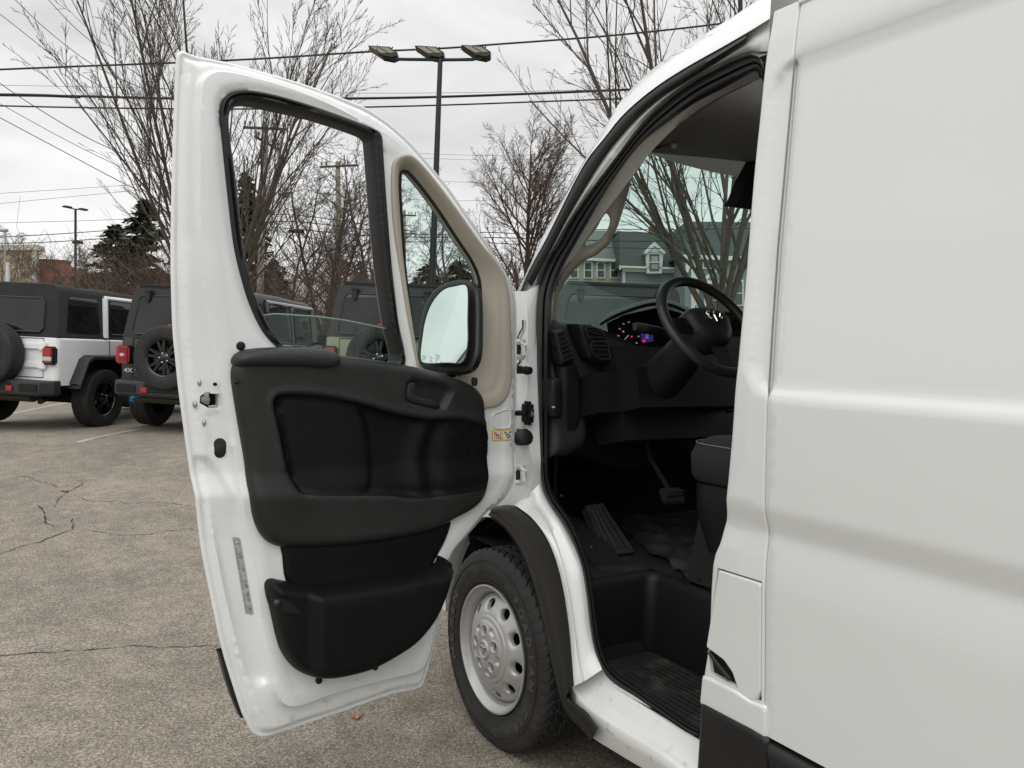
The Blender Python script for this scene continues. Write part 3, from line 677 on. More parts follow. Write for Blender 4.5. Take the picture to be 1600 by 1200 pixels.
# windscreen: bowed forward between the pillars
PIL = resample(RAIL[0], n=22); lowp = PIL[-1]+(PIL[-1]-PIL[-2])*np.arange(1, 6)[:, None]; PIL = np.vstack([PIL, lowp])
uu = np.linspace(-1, 1, 25)
def bow(p): k_ = sstep(p[1], 1.25, 1.9); return [np.array((1.025+u*(1.025-p[0]), p[1]+(.06+.20*k_)*(1-abs(u)**2), p[2]+(.11-.08*k_)*(1-abs(u)**2.6))) for u in uu]
ws = [bow(p) for p in PIL]
kz = next(i for i, p in enumerate(PIL) if p[2] < 2.225)
m = MB(); m.rows(ws[kz:]); m.build('windscreen', GLASS_G, VAN)
m = MB(); m.rows(ws[:kz+1]); m.build('front_roof', PAINT, VAN)
m = MB(); m.tube([(2.05-p[0], p[1], p[2]) for p in PIL], .035, 8); m.build('far_windscreen_pillar', PAINT, VAN)
# headliner and header
H = [[(1190, 122), (1131, 150), (1073, 186), (1030, 212), (1006, 240)], [(1200, 150), (1140, 168), (1087, 185), (1059, 195.5), (1020, 232)], [(1205, 186), (1180, 187), (1130, 186), (1087, 187), (1040, 236)],
     [(1206, 236), (1174, 232), (1110, 225), (1060, 222), (1016, 236)], [(1206, 258), (1174, 254), (1110, 247), (1060, 242.5), (1010, 237.5)]]
m = MB(); R_ = []
for px, Y in zip(H, ([1.32, 1.45, 1.62, 1.78, 1.93], [1.30, 1.46, 1.62, 1.74, 1.94], [1.32, 1.42, 1.55, 1.70, 1.93], [1.72, 1.74, 1.80, 1.86, 1.93], [1.95]*5)):
    R_.append(resample(np.array([on_y(a, b, y) for (a, b), y in zip(px, Y)]), n=24))
R_.append([p+np.array((.03, .12, .06)) for p in R_[-1]])
m.rows(R_); m.build('headliner', HEADLINER, VAN, ang=70)
m = MB(); m.box((1.35, 1.80, 2.215), (1.1, .20, .07), bev=.03); m.box((1.05, 1.40, 2.265), (1.6, .75, .03), bev=.01); m.build('header_panel', HEADLINER, VAN)
m = MB(); m.lathe([(.0001, -.012), (.008, -.008), (.011, .004)], on_y(1054, 227, 1.85), 'y', 12); m.build('trim_screw', GREY_TRIM, VAN)
q = [on_y(*p, 1.90) for p in ((1147, 322), (1152, 318), (1166, 283), (1190, 240), (1196, 330), (1150, 324))]
m = MB(); m.prism(q, (0, .05, .01)); m.build('rear_view_mirror', PLASTIC_D, VAN, smooth=False)
# driver's seat
def seat_loft(name, secs, matl, parent):
    """secs: (z, front Y, half width, centre X, corner radius)"""
    m = MB(); rws = []
    for z_, yf, hw, cx_, r_ in secs:
        rr = round_rect(cx_-hw, yf-.52, cx_+hw, yf, r_, 8); rws.append([(x, y, z_) for x, y in rr])
    m.rows(rws, close=True); m.poly(rws[-1]); return m.build(name, matl, parent, ang=70)
sb_ = at(1090, 700, 1.0); 
SX = .565; SYF = 1.735
st0 = seat_loft('driver_seat', [(1.075, SYF-.01, .262, SX, .10), (1.09, SYF, .275, SX, .11), (1.15, SYF+.008, .28, SX, .12), (1.185, SYF, .272, SX, .13), (1.205, SYF-.03, .245, SX, .12), (1.212, SYF-.08, .20, SX, .11)], FABRIC, VAN)
rr = round_rect(SX-.17, SYF-.5, SX+.17, SYF-.095, .09, 8); m = MB(); m.poly([(x, y, 1.2165) for x, y in rr]); m.build('seat_insert', FABRIC_G, st0, smooth=False)
m = MB(); q = [(x, y, 1.218) for x, y in rr]; m.tube(q+[q[0]], .0018, 5); q = [(x, y, 1.190) for x, y in round_rect(SX-.272, SYF-.52, SX+.272, SYF+.001, .13, 8)]; m.tube(q+[q[0]], .0015, 5); m.build('seat_stitching', THREAD, st0)
seat_loft('seat_base', [(.86, SYF-.06, .235, SX, .08), (.94, SYF-.03, .25, SX, .09), (.985, SYF-.02, .262, SX, .10), (1.06, SYF-.015, .262, SX, .10), (1.07, SYF-.02, .255, SX, .10)], PLASTIC_D, VAN)
m = MB(); m.box((SX, SYF-.42, 1.50), (.5, .14, .75), bev=.05, rx=R(12)); m.build('seat_back', FABRIC, VAN)
q = [(1093, 803), (1133, 826), (1133, 860), (1118, 922), (1073, 906)]
A_ = [on_x(*p, .435) for p in q]; m = MB(); m.prism(A_, (.5, 0, 0)); pe = m.build('seat_pedestal', METAL_D, VAN, smooth=False)
for px_, py_ in ((1104, 835), (1092, 905)):
    c = on_x(px_, py_, .433); m = MB(); m.lathe([(.0001, -.001), (.009, 0)], c, 'x', 12); m.build('bolt_hole', BLACK, pe)
# bulkhead behind the seats closes the cab
m = MB(); m.box((1.02, .98, 1.42), (1.72, .02, 1.5)); m.build('bulkhead', PLASTIC_D, VAN)
# wheel well liner and body underside
m = MB(); rws = []
for x in (.12, .40): rws.append([(x, WY+.44*math.cos(a), WZ+.02+.44*math.sin(a)) for a in np.linspace(R(-10), R(190), 30)])
m.rows(rws); m.poly(rws[1]); m.build('wheel_arch_liner', BLACK, VAN)
m = MB(); m.box((1.02, .6, .36), (1.7, 4.4, .10)); m.build('underbody', BLACK, VAN)
# ------------------------------------------------------------------ front wheel
def make_tyre(name, Rr, halfw, rim_r, parent, matl, n_ang=220, groove=.006, c=(0, 0, 0), tread=True):
    """tyre turned about X; outer side towards -X"""
    w = halfw
    P = [(rim_r-.004, -w*.72), (rim_r+.006, -w*.84), (rim_r+.02, -w*.93), (rim_r+.045, -w*.995), (rim_r+.052, -w*1.0), (rim_r+(Rr-rim_r)*.42, -w*1.035), (rim_r+(Rr-rim_r)*.60, -w*1.02), (Rr-.045, -w*.98), (Rr-.043, -w*.995), (Rr-.028, -w*.965), (Rr-.014, -w*.91), (Rr-.006, -w*.85)]
    lat = np.linspace(-.80, .80, 41 if tread else 9)
    P += [(Rr-.004*abs(l)**3*1.2, l*w) for l in lat]
    P += [(r_, -a_) for r_, a_ in P[11::-1]]
    n = len(P); V = []
    for k in range(n_ang):
        a = 2*math.pi*k/n_ang
        for r_, x in P:
            d = 0
            l = x/w
            if tread and r_ > Rr-.030:
                if abs(l) <= .82:
                    for g in (-.42, 0.0, .42):
                        if abs(l-g-.05*math.sin(a*44+g*9)) < .045: d = groove
                    ph = (a*27/math.pi+(.9*l if l > 0 else -.7*l)+.35*math.sin(l*9)) % 1
                    if ph < .20 and abs(l) > .1: d = groove*.6
                else:
                    if ((a*27/math.pi+.9*.8*(1 if l > 0 else 0)) % 1) < .20 and r_ < Rr: d = .0035
            V.append((c[0]+x, c[1]+(r_-d)*math.cos(a), c[2]+(r_-d)*math.sin(a)))
    Fc = [(k*n+j, k*n+j+1, ((k+1) % n_ang)*n+j+1, ((k+1) % n_ang)*n+j) for k in range(n_ang) for j in range(n-1)]
    return mesh(name, V, Fc, matl, parent, True, 38)
WC = np.array([.133, WY, WZ])
fw = make_tyre('front_wheel', .364, .105, .224, VAN, TYRE, n_ang=540, groove=.009, c=WC)
ox = WC[0]-.105                                             # plane of the outer sidewall
m = MB(); m.lathe([(.226, .012), (.232, .004), (.231, -.002), (.225, -.003), (.221, .003), (.218, .012), (.208, .017), (.204, .024), (.200, .042), (.196, .060), (.19, .12), (.0001, .14)], (ox+.004, WY, WZ), 'x', 96)
rim = m.build('rim', STEEL, fw, ang=50)
def wheel_map(uv, off): return np.stack([ox+.004-off, WY+uv[:, 0], WZ+uv[:, 1]], 1)
circ = lambda r_, n, cx_=0, cy_=0, e=1: np.array([(cx_+r_*math.cos(a), cy_+r_*e*math.sin(a)) for a in np.linspace(0, 2*np.pi, n, endpoint=False)])
rad = lambda P: np.hypot(P[:, 0], P[:, 1])
holes = []
for k in range(10):
    a = 2*math.pi*(k+.2)/10; c, s = math.cos(a), math.sin(a)
    holes.append(np.array([(c*.160+c*.019*math.cos(b)-s*.0235*math.sin(b), s*.160+s*.019*math.cos(b)+c*.0235*math.sin(b)) for b in np.linspace(0, 2*np.pi, 20, endpoint=False)]))
def disc_off(P):
    r_ = rad(P); o = np.interp(r_, [.10, .125, .145, .162, .180, .190, .199], [.004, .006, .000, -.012, -.026, -.036, -.050])
    for h in holes:
        o = o-.004*(1-sstep(-sd(h, P), 0, .006))
    return o
relief('wheel_disc', wheel_map, circ(.199, 110), disc_off, STEEL, fw, holes=holes+[circ(.10, 60)], res=.008, edge_step=.005, back=lambda P: disc_off(P)-.020, flip=True, ang=70)
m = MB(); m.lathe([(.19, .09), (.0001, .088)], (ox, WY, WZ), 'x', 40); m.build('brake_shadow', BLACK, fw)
lug = [(.068*math.cos(a), .068*math.sin(a)) for a in np.arange(5)*2*np.pi/5+R(82)]
def cap_off(P):
    r_ = rad(P); o = .004*(dome(.1239-r_, .010)-1)+.010+.010*(1-sstep(r_, .05, .124))
    o += .004*(1-sstep(r_, .098, .104))
    for x, y in lug:
        d = np.hypot(P[:, 0]-x, P[:, 1]-y); o -= .004*(1-sstep(d, .0150, .0185)); o += .003*np.exp(-((d-.020)/.003)**2)
    o += .008*(1-sstep(r_, .031, .036))-.004*(1-sstep(r_, .024, .028))
    for k in range(5):
        a = R(82+36+72*k); d = np.abs(-P[:, 0]*math.sin(a)+P[:, 1]*math.cos(a)); al = P[:, 0]*math.cos(a)+P[:, 1]*math.sin(a)
        o -= .010*(1-sstep(d, .012, .016))*sstep(al, .072, .078)*(1-sstep(al, .090, .096))
    return o
cap = relief('hub_cap', wheel_map, circ(.124, 110), cap_off, STEEL, fw, holes=[circ(.0150, 24, x_, y_) for x_, y_ in lug], res=.0035, back=-.03, flip=True, ang=75)
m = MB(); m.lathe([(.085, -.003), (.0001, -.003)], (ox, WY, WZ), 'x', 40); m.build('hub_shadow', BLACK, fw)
for x, y in lug:
    m = MB(); m.lathe([(.0001, .000), (.007, .001), (.0095, .004), (.0095, .012)], (ox-.008, WY+x, WZ+y), 'x', 6); m.build('wheel_bolt', mat('rusty_bolt', (.05, .032, .024), .7, metal=.3), cap)
m = MB()
for s in (-1, 1): m.tube([(ox-.026, WY+s*x, WZ+y) for x, y in ((.002, .008), (.008, .014), (.016, .012), (.017, .002), (.011, -.003))], [.003, .004, .004, .003, .001], 6)
m.tube([(ox-.026, WY, WZ+y) for y in (.006, -.006, -.018)], [.003, .004, .002], 6); m.build('emblem', mat('emblem_silver', (.45, .45, .44), .3, metal=.7), cap)
# raised sidewall lettering, letter by letter round the wheel
def wheel_text(s, a0, da, r_, size, wide=1.2):
    for i, ch in enumerate(s):
        if ch == ' ': continue
        a = R(a0+da*i)
        ur = np.array((0, -math.sin(a), math.cos(a))); ut = np.array((0, -math.cos(a), -math.sin(a)))      # outward, clockwise
        c = np.array((ox-.0036, WY, WZ))+r_*ur
        M4 = Matrix(((ut[0]*wide, ur[0], -1, c[0]), (ut[1]*wide, ur[1], 0, c[1]), (ut[2]*wide, ur[2], 0, c[2]), (0, 0, 0, 1)))
        text_mesh('tyre_letter', ch, size, TYRE_TXT, fw, M4, .0012, .0015)
wheel_text('NEXEN', -112, 11.5, .289, .046, 1.35)
wheel_text('ROADIAN', 38, 9.6, .289, .040, 1.15)
wheel_text('CT8', 118, 8.5, .289, .040, 1.15)
wheel_text('HL', 147, 4.5, .287, .022)
for a0 in (-25, 22, 165, 205):
    m = MB()
    for k in range(4):
        a = R(a0+k*2.2); m.box((ox-.0028, WY-.29*math.sin(a), WZ+.29*math.cos(a)), (.002, .004, .044-.006*k), rx=a)
    m.build('sidewall_rib', TYRE_TXT, fw)
m = MB(); wheel_ring = [(ox-.001, WY-.245*math.sin(a), WZ+.245*math.cos(a)) for a in np.linspace(0, 2*np.pi, 90)]; m.tube(wheel_ring, .0016, 5); wheel_ring = [(ox-.0026, WY-.318*math.sin(a), WZ+.318*math.cos(a)) for a in np.linspace(0, 2*np.pi, 90)]; m.tube(wheel_ring, .0016, 5)
m.build('sidewall_ring', TYRE, fw)
# the other wheels (mostly out of sight)
for c in ((1.917, WY, WZ), (.205, -.95, WZ), (1.845, -.95, WZ)):
    w_ = make_tyre('wheel', .362, .105, .222, VAN, TYRE, n_ang=64, c=c, tread=False)
    m = MB(); s = -1 if c[0] < 1 else 1
    m.lathe([(.228, s*.10), (.20, s*.07), (.15, s*.085), (.0001, s*.09)], c, 'x', 40); m.build('rim', STEEL, w_)
# ------------------------------------------------------------------ the open driver door
DA = R(84); DH = np.array([0, 2.25, 0.])
DD = np.array([-math.sin(DA), -math.cos(DA), 0]); DN = np.array([math.cos(DA), -math.sin(DA), 0])   # along the door / inward face
def door_map(uv, off):
    w = prof(uv[:, 1])+off
    return DH+uv[:, :1]*DD+w[:, None]*DN+np.stack([np.zeros(len(uv)), np.zeros(len(uv)), uv[:, 1]], 1)
def duv(px, off):
    out = []
    for x, y in px:
        w = 0.
        for _ in range(14):
            P = on_plane(x, y, DH+DN*w, DN); w = prof(P[2])+off
        out.append((float((P-DH) @ DD), P[2]))
    return np.array(out)
def dpt(x, y, off):
    u = duv([(x, y)], off); return door_map(u, np.array([off]))[0]
HEM = [(277, 84), (283, 79), (297, 84), (310, 88), (354, 96.5), (405, 110), (456, 125), (506, 142), (540, 154.6), (574, 169), (606, 190), (631, 211.6), (656, 238), (681, 268), (702.5, 294), (724, 325.6),
       (746, 357), (771, 394), (790, 425), (802, 448), (807, 475), (808, 520), (808, 600), (807, 700), (805, 744), (801, 760), (791, 776), (778, 790), (763, 799), (733, 834), (710, 860), (700, 886), (692, 942), (682, 990), (671, 1040), (662, 1068),
       (657, 1075), (610, 1086), (540, 1111), (470, 1135), (420, 1151), (405, 1152), (393, 1144), (386, 1130), (379, 1116), (362, 1064), (346, 1010), (330, 935), (316, 865), (305.5, 777), (297.5, 740), (287.5, 670),
       (279, 605), (274, 555), (271, 525), (269, 480), (267.5, 420), (267.5, 360), (269, 285), (272.5, 172), (275, 110)]
INN = [(316, 150), (319, 128), (328, 117), (342, 112), (371, 115), (402, 122.5), (439, 133), (500, 156), (559, 184), (606, 210), (637, 238), (668, 272), (699, 310), (731, 357), (762, 404), (783, 436), (794, 460),
       (799, 500), (802, 560), (802, 640), (801, 738), (797, 756), (788, 772), (775, 786), (759, 797), (730, 832), (706, 862), (696, 888), (688, 942), (678, 990), (666, 1036), (654, 1048), (610, 1060), (522, 1084), (462, 1104), (446, 1101), (434, 1086),
       (428, 1068), (414, 1005), (402, 914), (394, 860), (380, 790), (371, 740), (362, 690), (352, 640), (342, 575), (332, 500), (322, 430), (315, 350), (313, 250), (313, 180)]
WIN_O = [(344, 175.5), (346, 162), (354, 149), (368, 142), (388, 140), (422, 145), (472, 159), (540, 182), (592, 203), (598, 209), (600, 222), (606, 310), (615, 420), (624, 500), (634, 575), (600, 578), (520, 566), (460, 558), (434, 542), (412, 518), (392, 477), (377, 430), (367, 386), (357, 304), (348, 219)]
WIN_I = [(358, 192), (361, 172), (371, 162), (388, 159), (439, 169), (490, 181), (540, 197), (575, 211), (580, 216), (581, 224), (590, 341), (599, 431), (609, 500), (620, 566), (590, 566), (520, 562), (470, 556), (443, 541), (427, 518), (411, 488), (396, 454), (384, 404), (376, 340), (368, 270)]
QTR_O = [(613, 262), (617, 250), (627, 243), (640, 242), (652, 250), (677.5, 279), (715, 329), (752.5, 382), (775, 409), (790, 436), (795, 462), (798, 525), (799, 587), (793, 616), (781, 631), (762, 637), (700, 640), (660, 620), (652, 570), (643, 525), (627, 431), (615, 341)]
QTR_G = [(626, 278), (629, 268), (637, 268), (646, 276), (677.5, 316), (715, 372.5), (740, 411), (750, 438), (751, 494), (748, 541), (738, 573), (715, 586), (690, 588), (655, 585), (652, 569), (644, 500), (635, 432), (629, 350)]
TRIM = [(366, 600), (365, 583), (368, 571), (376, 562), (392, 555), (430, 552), (496, 551), (540, 556), (590, 562.5), (640, 571), (684, 581), (715, 590.6), (740, 601.5), (752.5, 612), (759, 625), (762, 660), (766, 684), (766.5, 737), (763, 769), (757, 782), (742, 797), (715, 812), (680, 830), (610, 846), (540, 854.5),
        (477, 858), (438.5, 856), (421, 847.5), (407, 830), (398, 802), (391, 760), (387, 728), (374, 650)]
hem = duv(HEM, .004); inn = smooth_line(duv(INN, .062), closed=True, sub=4)
hemS = smooth_line(hem, closed=True, sub=3)
wino = smooth_line(duv(WIN_O, .064), closed=True, sub=4); wini = smooth_line(duv(WIN_I, .056), closed=True, sub=4)
qo = smooth_line(duv(QTR_O, .066), closed=True, sub=4); qg = smooth_line(duv(QTR_G, .035), closed=True, sub=4)
def shell_off(P):
    a = sd(hemS, P); b = -sd(inn, P)
    b = np.maximum(b, 0); g_ = np.maximum(a+b, 1e-5)
    a1 = np.minimum(.018, .22*g_); a2 = np.minimum(.030, .50*g_); b1 = np.minimum(.013, .40*g_)
    step = .42*np.clip((a-a1)/(a2-a1), 0, 1)**.8+.50*(1-np.sqrt(np.clip(1-(1-np.clip(b/b1, 0, 1))**2, 0, 1)))+.08*sstep(b, .03, 0.)
    o = .006+.056*step
    o -= .005*(1-sstep(a, 0, .004)); o += .0022*np.exp(-((a-.006)/.003)**2)-.0016*np.exp(-((a-.0125)/.0022)**2)
    b = -sd(inn, P)
    # soft bead a little inside the raised face, and a dip beside the window seals
    o += .0025*sstep(-b, .0, .02)-.0025*sstep(-b, .03, .05)
    dw = -sd(wino, P); o -= .007*(1-sstep(dw, 0, .022))*(dw > -.03)
    # latch-side pressings: pocket under the lock and slanted relief below it
    return o
latch_px = [(313, 619), (318, 616), (319, 613), (327, 612), (329, 615), (341, 615), (342, 637), (326, 638), (320, 634), (312, 630)]
latch = duv(latch_px, .032)
press = smooth_line(duv([(308, 714), (326, 716), (348, 745), (370, 786), (380, 840), (396, 930), (412, 1020), (420, 1064), (398, 1070), (372, 1010), (352, 930), (334, 840), (318, 770)], .03), closed=True, sub=4)
press2 = smooth_line(duv([(320, 648), (344, 642), (352, 650), (358, 690), (330, 700), (326, 670)], .035), closed=True, sub=4)
def shell_off2(P):
    o = shell_off(P)
    o -= .016*sstep(sd(press, P), -.003, .015)
    o -= .004*sstep(sd(press2, P), -.003, .010)
    o += .0009*np.sin(P[:, 0]*14+P[:, 1]*9)*np.sin(P[:, 1]*11)
    return o
door_hole = lambda l, d: l                                     # (kept simple: holes are the traced loops)
pressing = [duv(p, .06) for p in ()]
front_door = relief('front_door', door_map, hemS, shell_off2, PAINT_IN, VAN, holes=[wino, qo, latch], res=.0085, edge_step=.006, back=-.002, ang=70, creases=sum([inset(hemS, d_) for d_ in (.003, .006, .0095, .0125, .016, .024)], [])+sum([inset(inn, d_) for d_ in (.0005, -.004, -.009, -.014)], [])+sum([inset(wino, d_) for d_ in (-.008, -.018)], [])+[np.vstack([press, press[:1]]), np.vstack([press2, press2[:1]])])
tag(front_door, 'driver door swung open, seen from its inner side')
sk_win = smooth_line(duv(WIN_O, .0), closed=True, sub=3); sk_q = smooth_line(duv(QTR_G, .0), closed=True, sub=3)
relief('door_skin', door_map, hem-(hem-hem.mean(0))*.001, lambda P: np.full(len(P), -.003), PAINT, front_door, holes=[wini-(wini-wini.mean(0))*-.01, qg-(qg-qg.mean(0))*-.01], res=.05, edge_step=.015, flip=True)
# window seal: black rubber round the opening, falling away to the glass run
def seal_off(P):
    a = -sd(wini, P); b = sd(wseal, P); t = a/np.maximum(a+b, 1e-6)
    return .052+.016*(1-np.abs(2*np.clip(t, 0, 1)-1)**3)-.010*np.exp(-((t-.55)/.07)**2)
wseal = wino+(wino-wino.mean(0))*.004
seal = relief('window_seal', door_map, wseal, seal_off, RUBBER, front_door, holes=[wini], res=.007, edge_step=.005, back=.004, ang=80, creases=sum([inset(wseal, d_, .005) for d_ in (.003, .008, .013, .018)], []))
# glass, wound most of the way down
gl = [(400, 505), (412, 492), (428, 490), (450, 491), (500, 494.5), (540, 500), (580, 508), (612, 515), (628, 590), (560, 590), (440, 570), (420, 530)]
glo = duv(gl, .02)
DGLASS = glass('door_glass', (.70, .84, .78))
dg_ = relief('door_glass', door_map, glo, lambda P: np.full(len(P), .02), DGLASS, front_door, res=.06, edge_step=.03)
p_ = door_map(duv([(399, 506), (404, 498), (412, 492.5), (428, 490.5), (450, 491.5), (500, 495), (540, 500.5), (580, 508.5), (612, 515.5)], .02), np.full(9, .02))
m = MB(); m.tube(list(p_), .0022, 6); m.build('glass_edge', mat('glass_edge_green', (.22, .36, .30), .2), dg_)
# quarter light: beige moulding, black rim, green glass with faint printing
def q_off(P):
    a = -sd(qg, P); b = sd(qout, P); t = np.clip(a/np.maximum(a+b, 1e-6), 0, 1)
    o = .072-.004*(1-dome(b, .008))-.034*(1-sstep(t, .0, .62))-.008*(1-sstep(t, .62, .80))
    return o
qout = qo+(qo-qo.mean(0))*.004
qtrim = relief('quarter_trim', door_map, qout, q_off, BEIGE, front_door, holes=[qg], res=.009, edge_step=.006, back=.01, ang=60, creases=sum([inset(qout, d_) for d_ in (.003, .008, .015, .022)], [])+sum([inset(qg, -d_) for d_ in (.003, .008, .014)], []))
m = MB(); e3 = door_map(qg, np.full(len(qg), .030)); m.tube(list(e3)+[e3[0], e3[1]], .006, 6, cap=False); m.build('quarter_seal', RUBBER, qtrim)
qgl = relief('quarter_glass', door_map, qg, lambda P: np.full(len(P), .012), GLASS_C, front_door, res=.06, edge_step=.03)
PRN = mat('glass_print', (.30, .33, .32), .6)
for i, (x0, y0, w_, n_) in enumerate(((662, 556, 8, 3), (673, 558, 4, 4), (684, 555, 11, 5), (719, 558, 3, 1))):
    for k in range(n_):
        c = dpt(x0+(k % 2)*1.2, y0+k*2.6, .014); m = MB(); m.box(c, (w_*.0017, .0006, .0022), rz=R(6)); m.build('glass_marking', PRN, qgl)
text_mesh('glass_marking', 'SAFETY', .009, PRN, qgl, Matrix.Translation(dpt(687, 560, .0145)) @ Matrix.Rotation(R(6), 4, 'Z') @ Matrix.Rotation(R(90), 4, 'X'), .0002) if False else None

# ---- door mirror on the outside, seen through the quarter light
MO = [(655, 560), (657, 520), (663, 485), (674, 461), (690, 446), (712, 438), (732, 438), (743, 446), (747, 462), (748, 520), (746, 555), (738, 574), (722, 582), (690, 581), (662, 575)]
MG = [(656.5, 561), (660, 520), (666, 492), (676, 470), (693, 451.5), (712, 446), (727, 444), (731, 450), (731.5, 500), (731, 541), (724, 566), (700, 567.5), (660, 567)]
MO[:] = [(x if x > 700 else x-1.5, y) for x, y in MO]
mp = at(700, 505, 2.47)                                           # centre of the mirror head
mfwd = np.array([-.93, -.25, .30]); mfwd /= np.linalg.norm(mfwd)   # the way the mirror glass faces
def mloop(px, d): return np.array([on_plane(*p, mp+mfwd*d, mfwd) for p in px])
lo = resample(smooth_line(mloop(MO, -.02), closed=True, sub=5), n=60, closed=True); cen = lo.mean(0)
bk = np.array([.6, .78, .05])
m = MB(); m.rows([cen+(lo-cen)*.93+mfwd*.004, cen+(lo-cen)*1.0, cen+(lo-cen)*1.0-mfwd*.02, cen+(lo-cen)*.95+bk*.06, cen+(lo-cen)*.75+bk*.11, cen+(lo-cen)*.3+bk*.14], close=True)
m.poly((cen+(lo-cen)*.93+mfwd*.004)); m.poly((cen+(lo-cen)*.3+bk*.14)[::-1])
mh = m.build('mirror_housing', PLASTIC_EXT, front_door, ang=70)
gl_ = resample(smooth_line(mloop(MG, .008), closed=True, sub=5), n=60, closed=True)
m = MB(); m.poly(gl_); m.build('mirror_glass', MIRROR, mh, smooth=False)
m = MB(); m.tube(list(gl_)+[gl_[0]], .0028, 6); m.build('mirror_rim', PLASTIC_D, mh)
m = MB(); a_ = mp+np.array((0, 0, -.16)); m.tube([a_, a_*.5+dpt(735, 585, -.01)*.5+np.array((0, .03, -.02)), dpt(742, 590, -.01)], [.04, .045, .05], 10); m.build('mirror_arm', PAINT, mh)

# ---- interior door card
trm = smooth_line(duv(TRIM, .09), closed=True, sub=3)
REC = [(424, 640), (423, 626), (430, 617), (445, 614), (500, 616.5), (559, 628), (621, 645), (668, 652.5), (715, 652), (758, 664), (764, 690), (763, 735), (754, 762), (718, 772), (680, 777), (648, 780), (606, 776), (557, 776), (505, 775.5), (468, 772), (455, 757), (443, 730), (433, 681)]
rec = smooth_line(duv(REC, .085), closed=True, sub=3)
PIL_ = [(437, 640), (438, 627), (449, 620), (490, 621), (530, 627), (560, 640), (575, 700), (572, 765), (500, 771), (478, 769), (464, 755), (453, 725), (442, 672)]
pilw = smooth_line(duv(PIL_, .075), closed=True, sub=3)
ridge = duv([(668, 655), (656, 690), (651, 720), (655, 765), (660, 778)], .08)
valley = duv([(590, 640), (602, 690), (606, 778)], .05)
spk = duv([(727, 714)], .08)[0]
HANO = [(634, 628), (632, 617), (634, 601), (642, 592), (656, 593), (690, 599), (704, 606), (706, 613), (700, 628), (693, 639), (684, 641.5), (660, 637)]
hano = smooth_line(duv(HANO, .092), closed=True, sub=3)
def trim_of(P):
    e = sd(trm, P); o = .066+.034*dome(e, .034)
    s = sd(rec, P); ins = sstep(s, -.004, .022)
    depth = np.full(len(P), .030)
    pil2 = sd(pilw, P); depth -= .018*dome(pil2+.004, .03)*(pil2 > -.004)
    du = P[:, 0]-np.interp(P[:, 1], valley[::-1, 1], valley[::-1, 0]); depth += .002*np.exp(-(du/.05)**2)
    dr = P[:, 0]-np.interp(P[:, 1], ridge[::-1, 1], ridge[::-1, 0]); depth -= .013*np.exp(-(dr/.034)**2)
    depth -= .020*(1-sstep(dr, -.055, -.02))*0
    depth = np.where(dr < -.02, .010+(depth-.010)*np.exp(-((dr+.02)/.05)**2), depth)
    o = o-depth*ins
    # raised lip running under the upper wave
    o += .006*np.exp(-((s+.006)/.008)**2)*(P[:, 1] > spk[1])
    h = sd(hano, P); o -= .020*sstep(h, -.002, .012)
    return o
card = relief('door_card', door_map, trm, trim_of, PLASTIC, front_door, res=.0085, edge_step=.006, back=.05, ang=75, creases=sum([inset(rec, d_) for d_ in (-.0035, .0045, .011, .018, .023)], [])+sum([inset(pilw, d_) for d_ in (-.0045, .001, .006, .014)], [])+sum([inset(trm, d_) for d_ in (.002, .006, .012, .020)], [])+[hano])
insert_ = resample(np.vstack(inset(rec, .004, .006)[:1]), step=.006, closed=True)
relief('card_insert', door_map, insert_, lambda P: trim_of(P)+.0009, PLASTIC_B, front_door, res=.0085, edge_step=.006, rim=(.005, .012, .019), ang=75)
# speaker grille: fine raised ring and mesh
spkp = smooth_line(duv([(697, 664), (715, 660), (756, 667), (763, 690), (762, 735), (752, 762), (720, 768), (694, 770), (690, 720)], .08), closed=True, sub=3)
gmat = bpy.data.materials.new('speaker_mesh'); gmat.use_nodes = True; nt = gmat.node_tree; b_ = nt.nodes['Principled BSDF']; b_.inputs['Roughness'].default_value = .6
tc = nt.nodes.new('ShaderNodeTexCoord'); vo = nt.nodes.new('ShaderNodeTexVoronoi'); vo.inputs['Scale'].default_value = 260; vo.inputs['Randomness'].default_value = 0
rp = nt.nodes.new('ShaderNodeMapRange'); rp.inputs['From Min'].default_value = .25; rp.inputs['From Max'].default_value = .5; nt.links.new(tc.outputs['Object'], vo.inputs['Vector']); nt.links.new(vo.outputs['Distance'], rp.inputs['Value'])
mx = nt.nodes.new('ShaderNodeMix'); mx.data_type = 'RGBA'; mx.inputs['A'].default_value = (.001, .001, .001, 1); mx.inputs['B'].default_value = (.006, .006, .006, 1); b_.inputs['Specular IOR Level'].default_value = .15; nt.links.new(rp.outputs[0], mx.inputs['Factor']); nt.links.new(mx.outputs['Result'], b_.inputs['Base Color'])
relief('speaker_grille', door_map, spkp, lambda P: trim_of(P)+.0016+.0008*dome(sd(spkp, P), .01), gmat, front_door, res=.010, edge_step=.006, back=.06)
# armrest pad along the top
ARM = [(370, 567), (373, 557), (386, 548.5), (409, 544.5), (443, 543), (496, 544), (522, 548), (533, 554), (537, 562), (534, 571), (520, 577), (470, 576), (420, 575.5), (388, 574), (374, 571)]
arm = smooth_line(duv(ARM, .112), closed=True, sub=4)
relief('armrest', door_map, arm, lambda P: .088+.034*dome(sd(arm, P), .026), PLASTIC_G, front_door, res=.008, edge_step=.005, back=.06, ang=80)
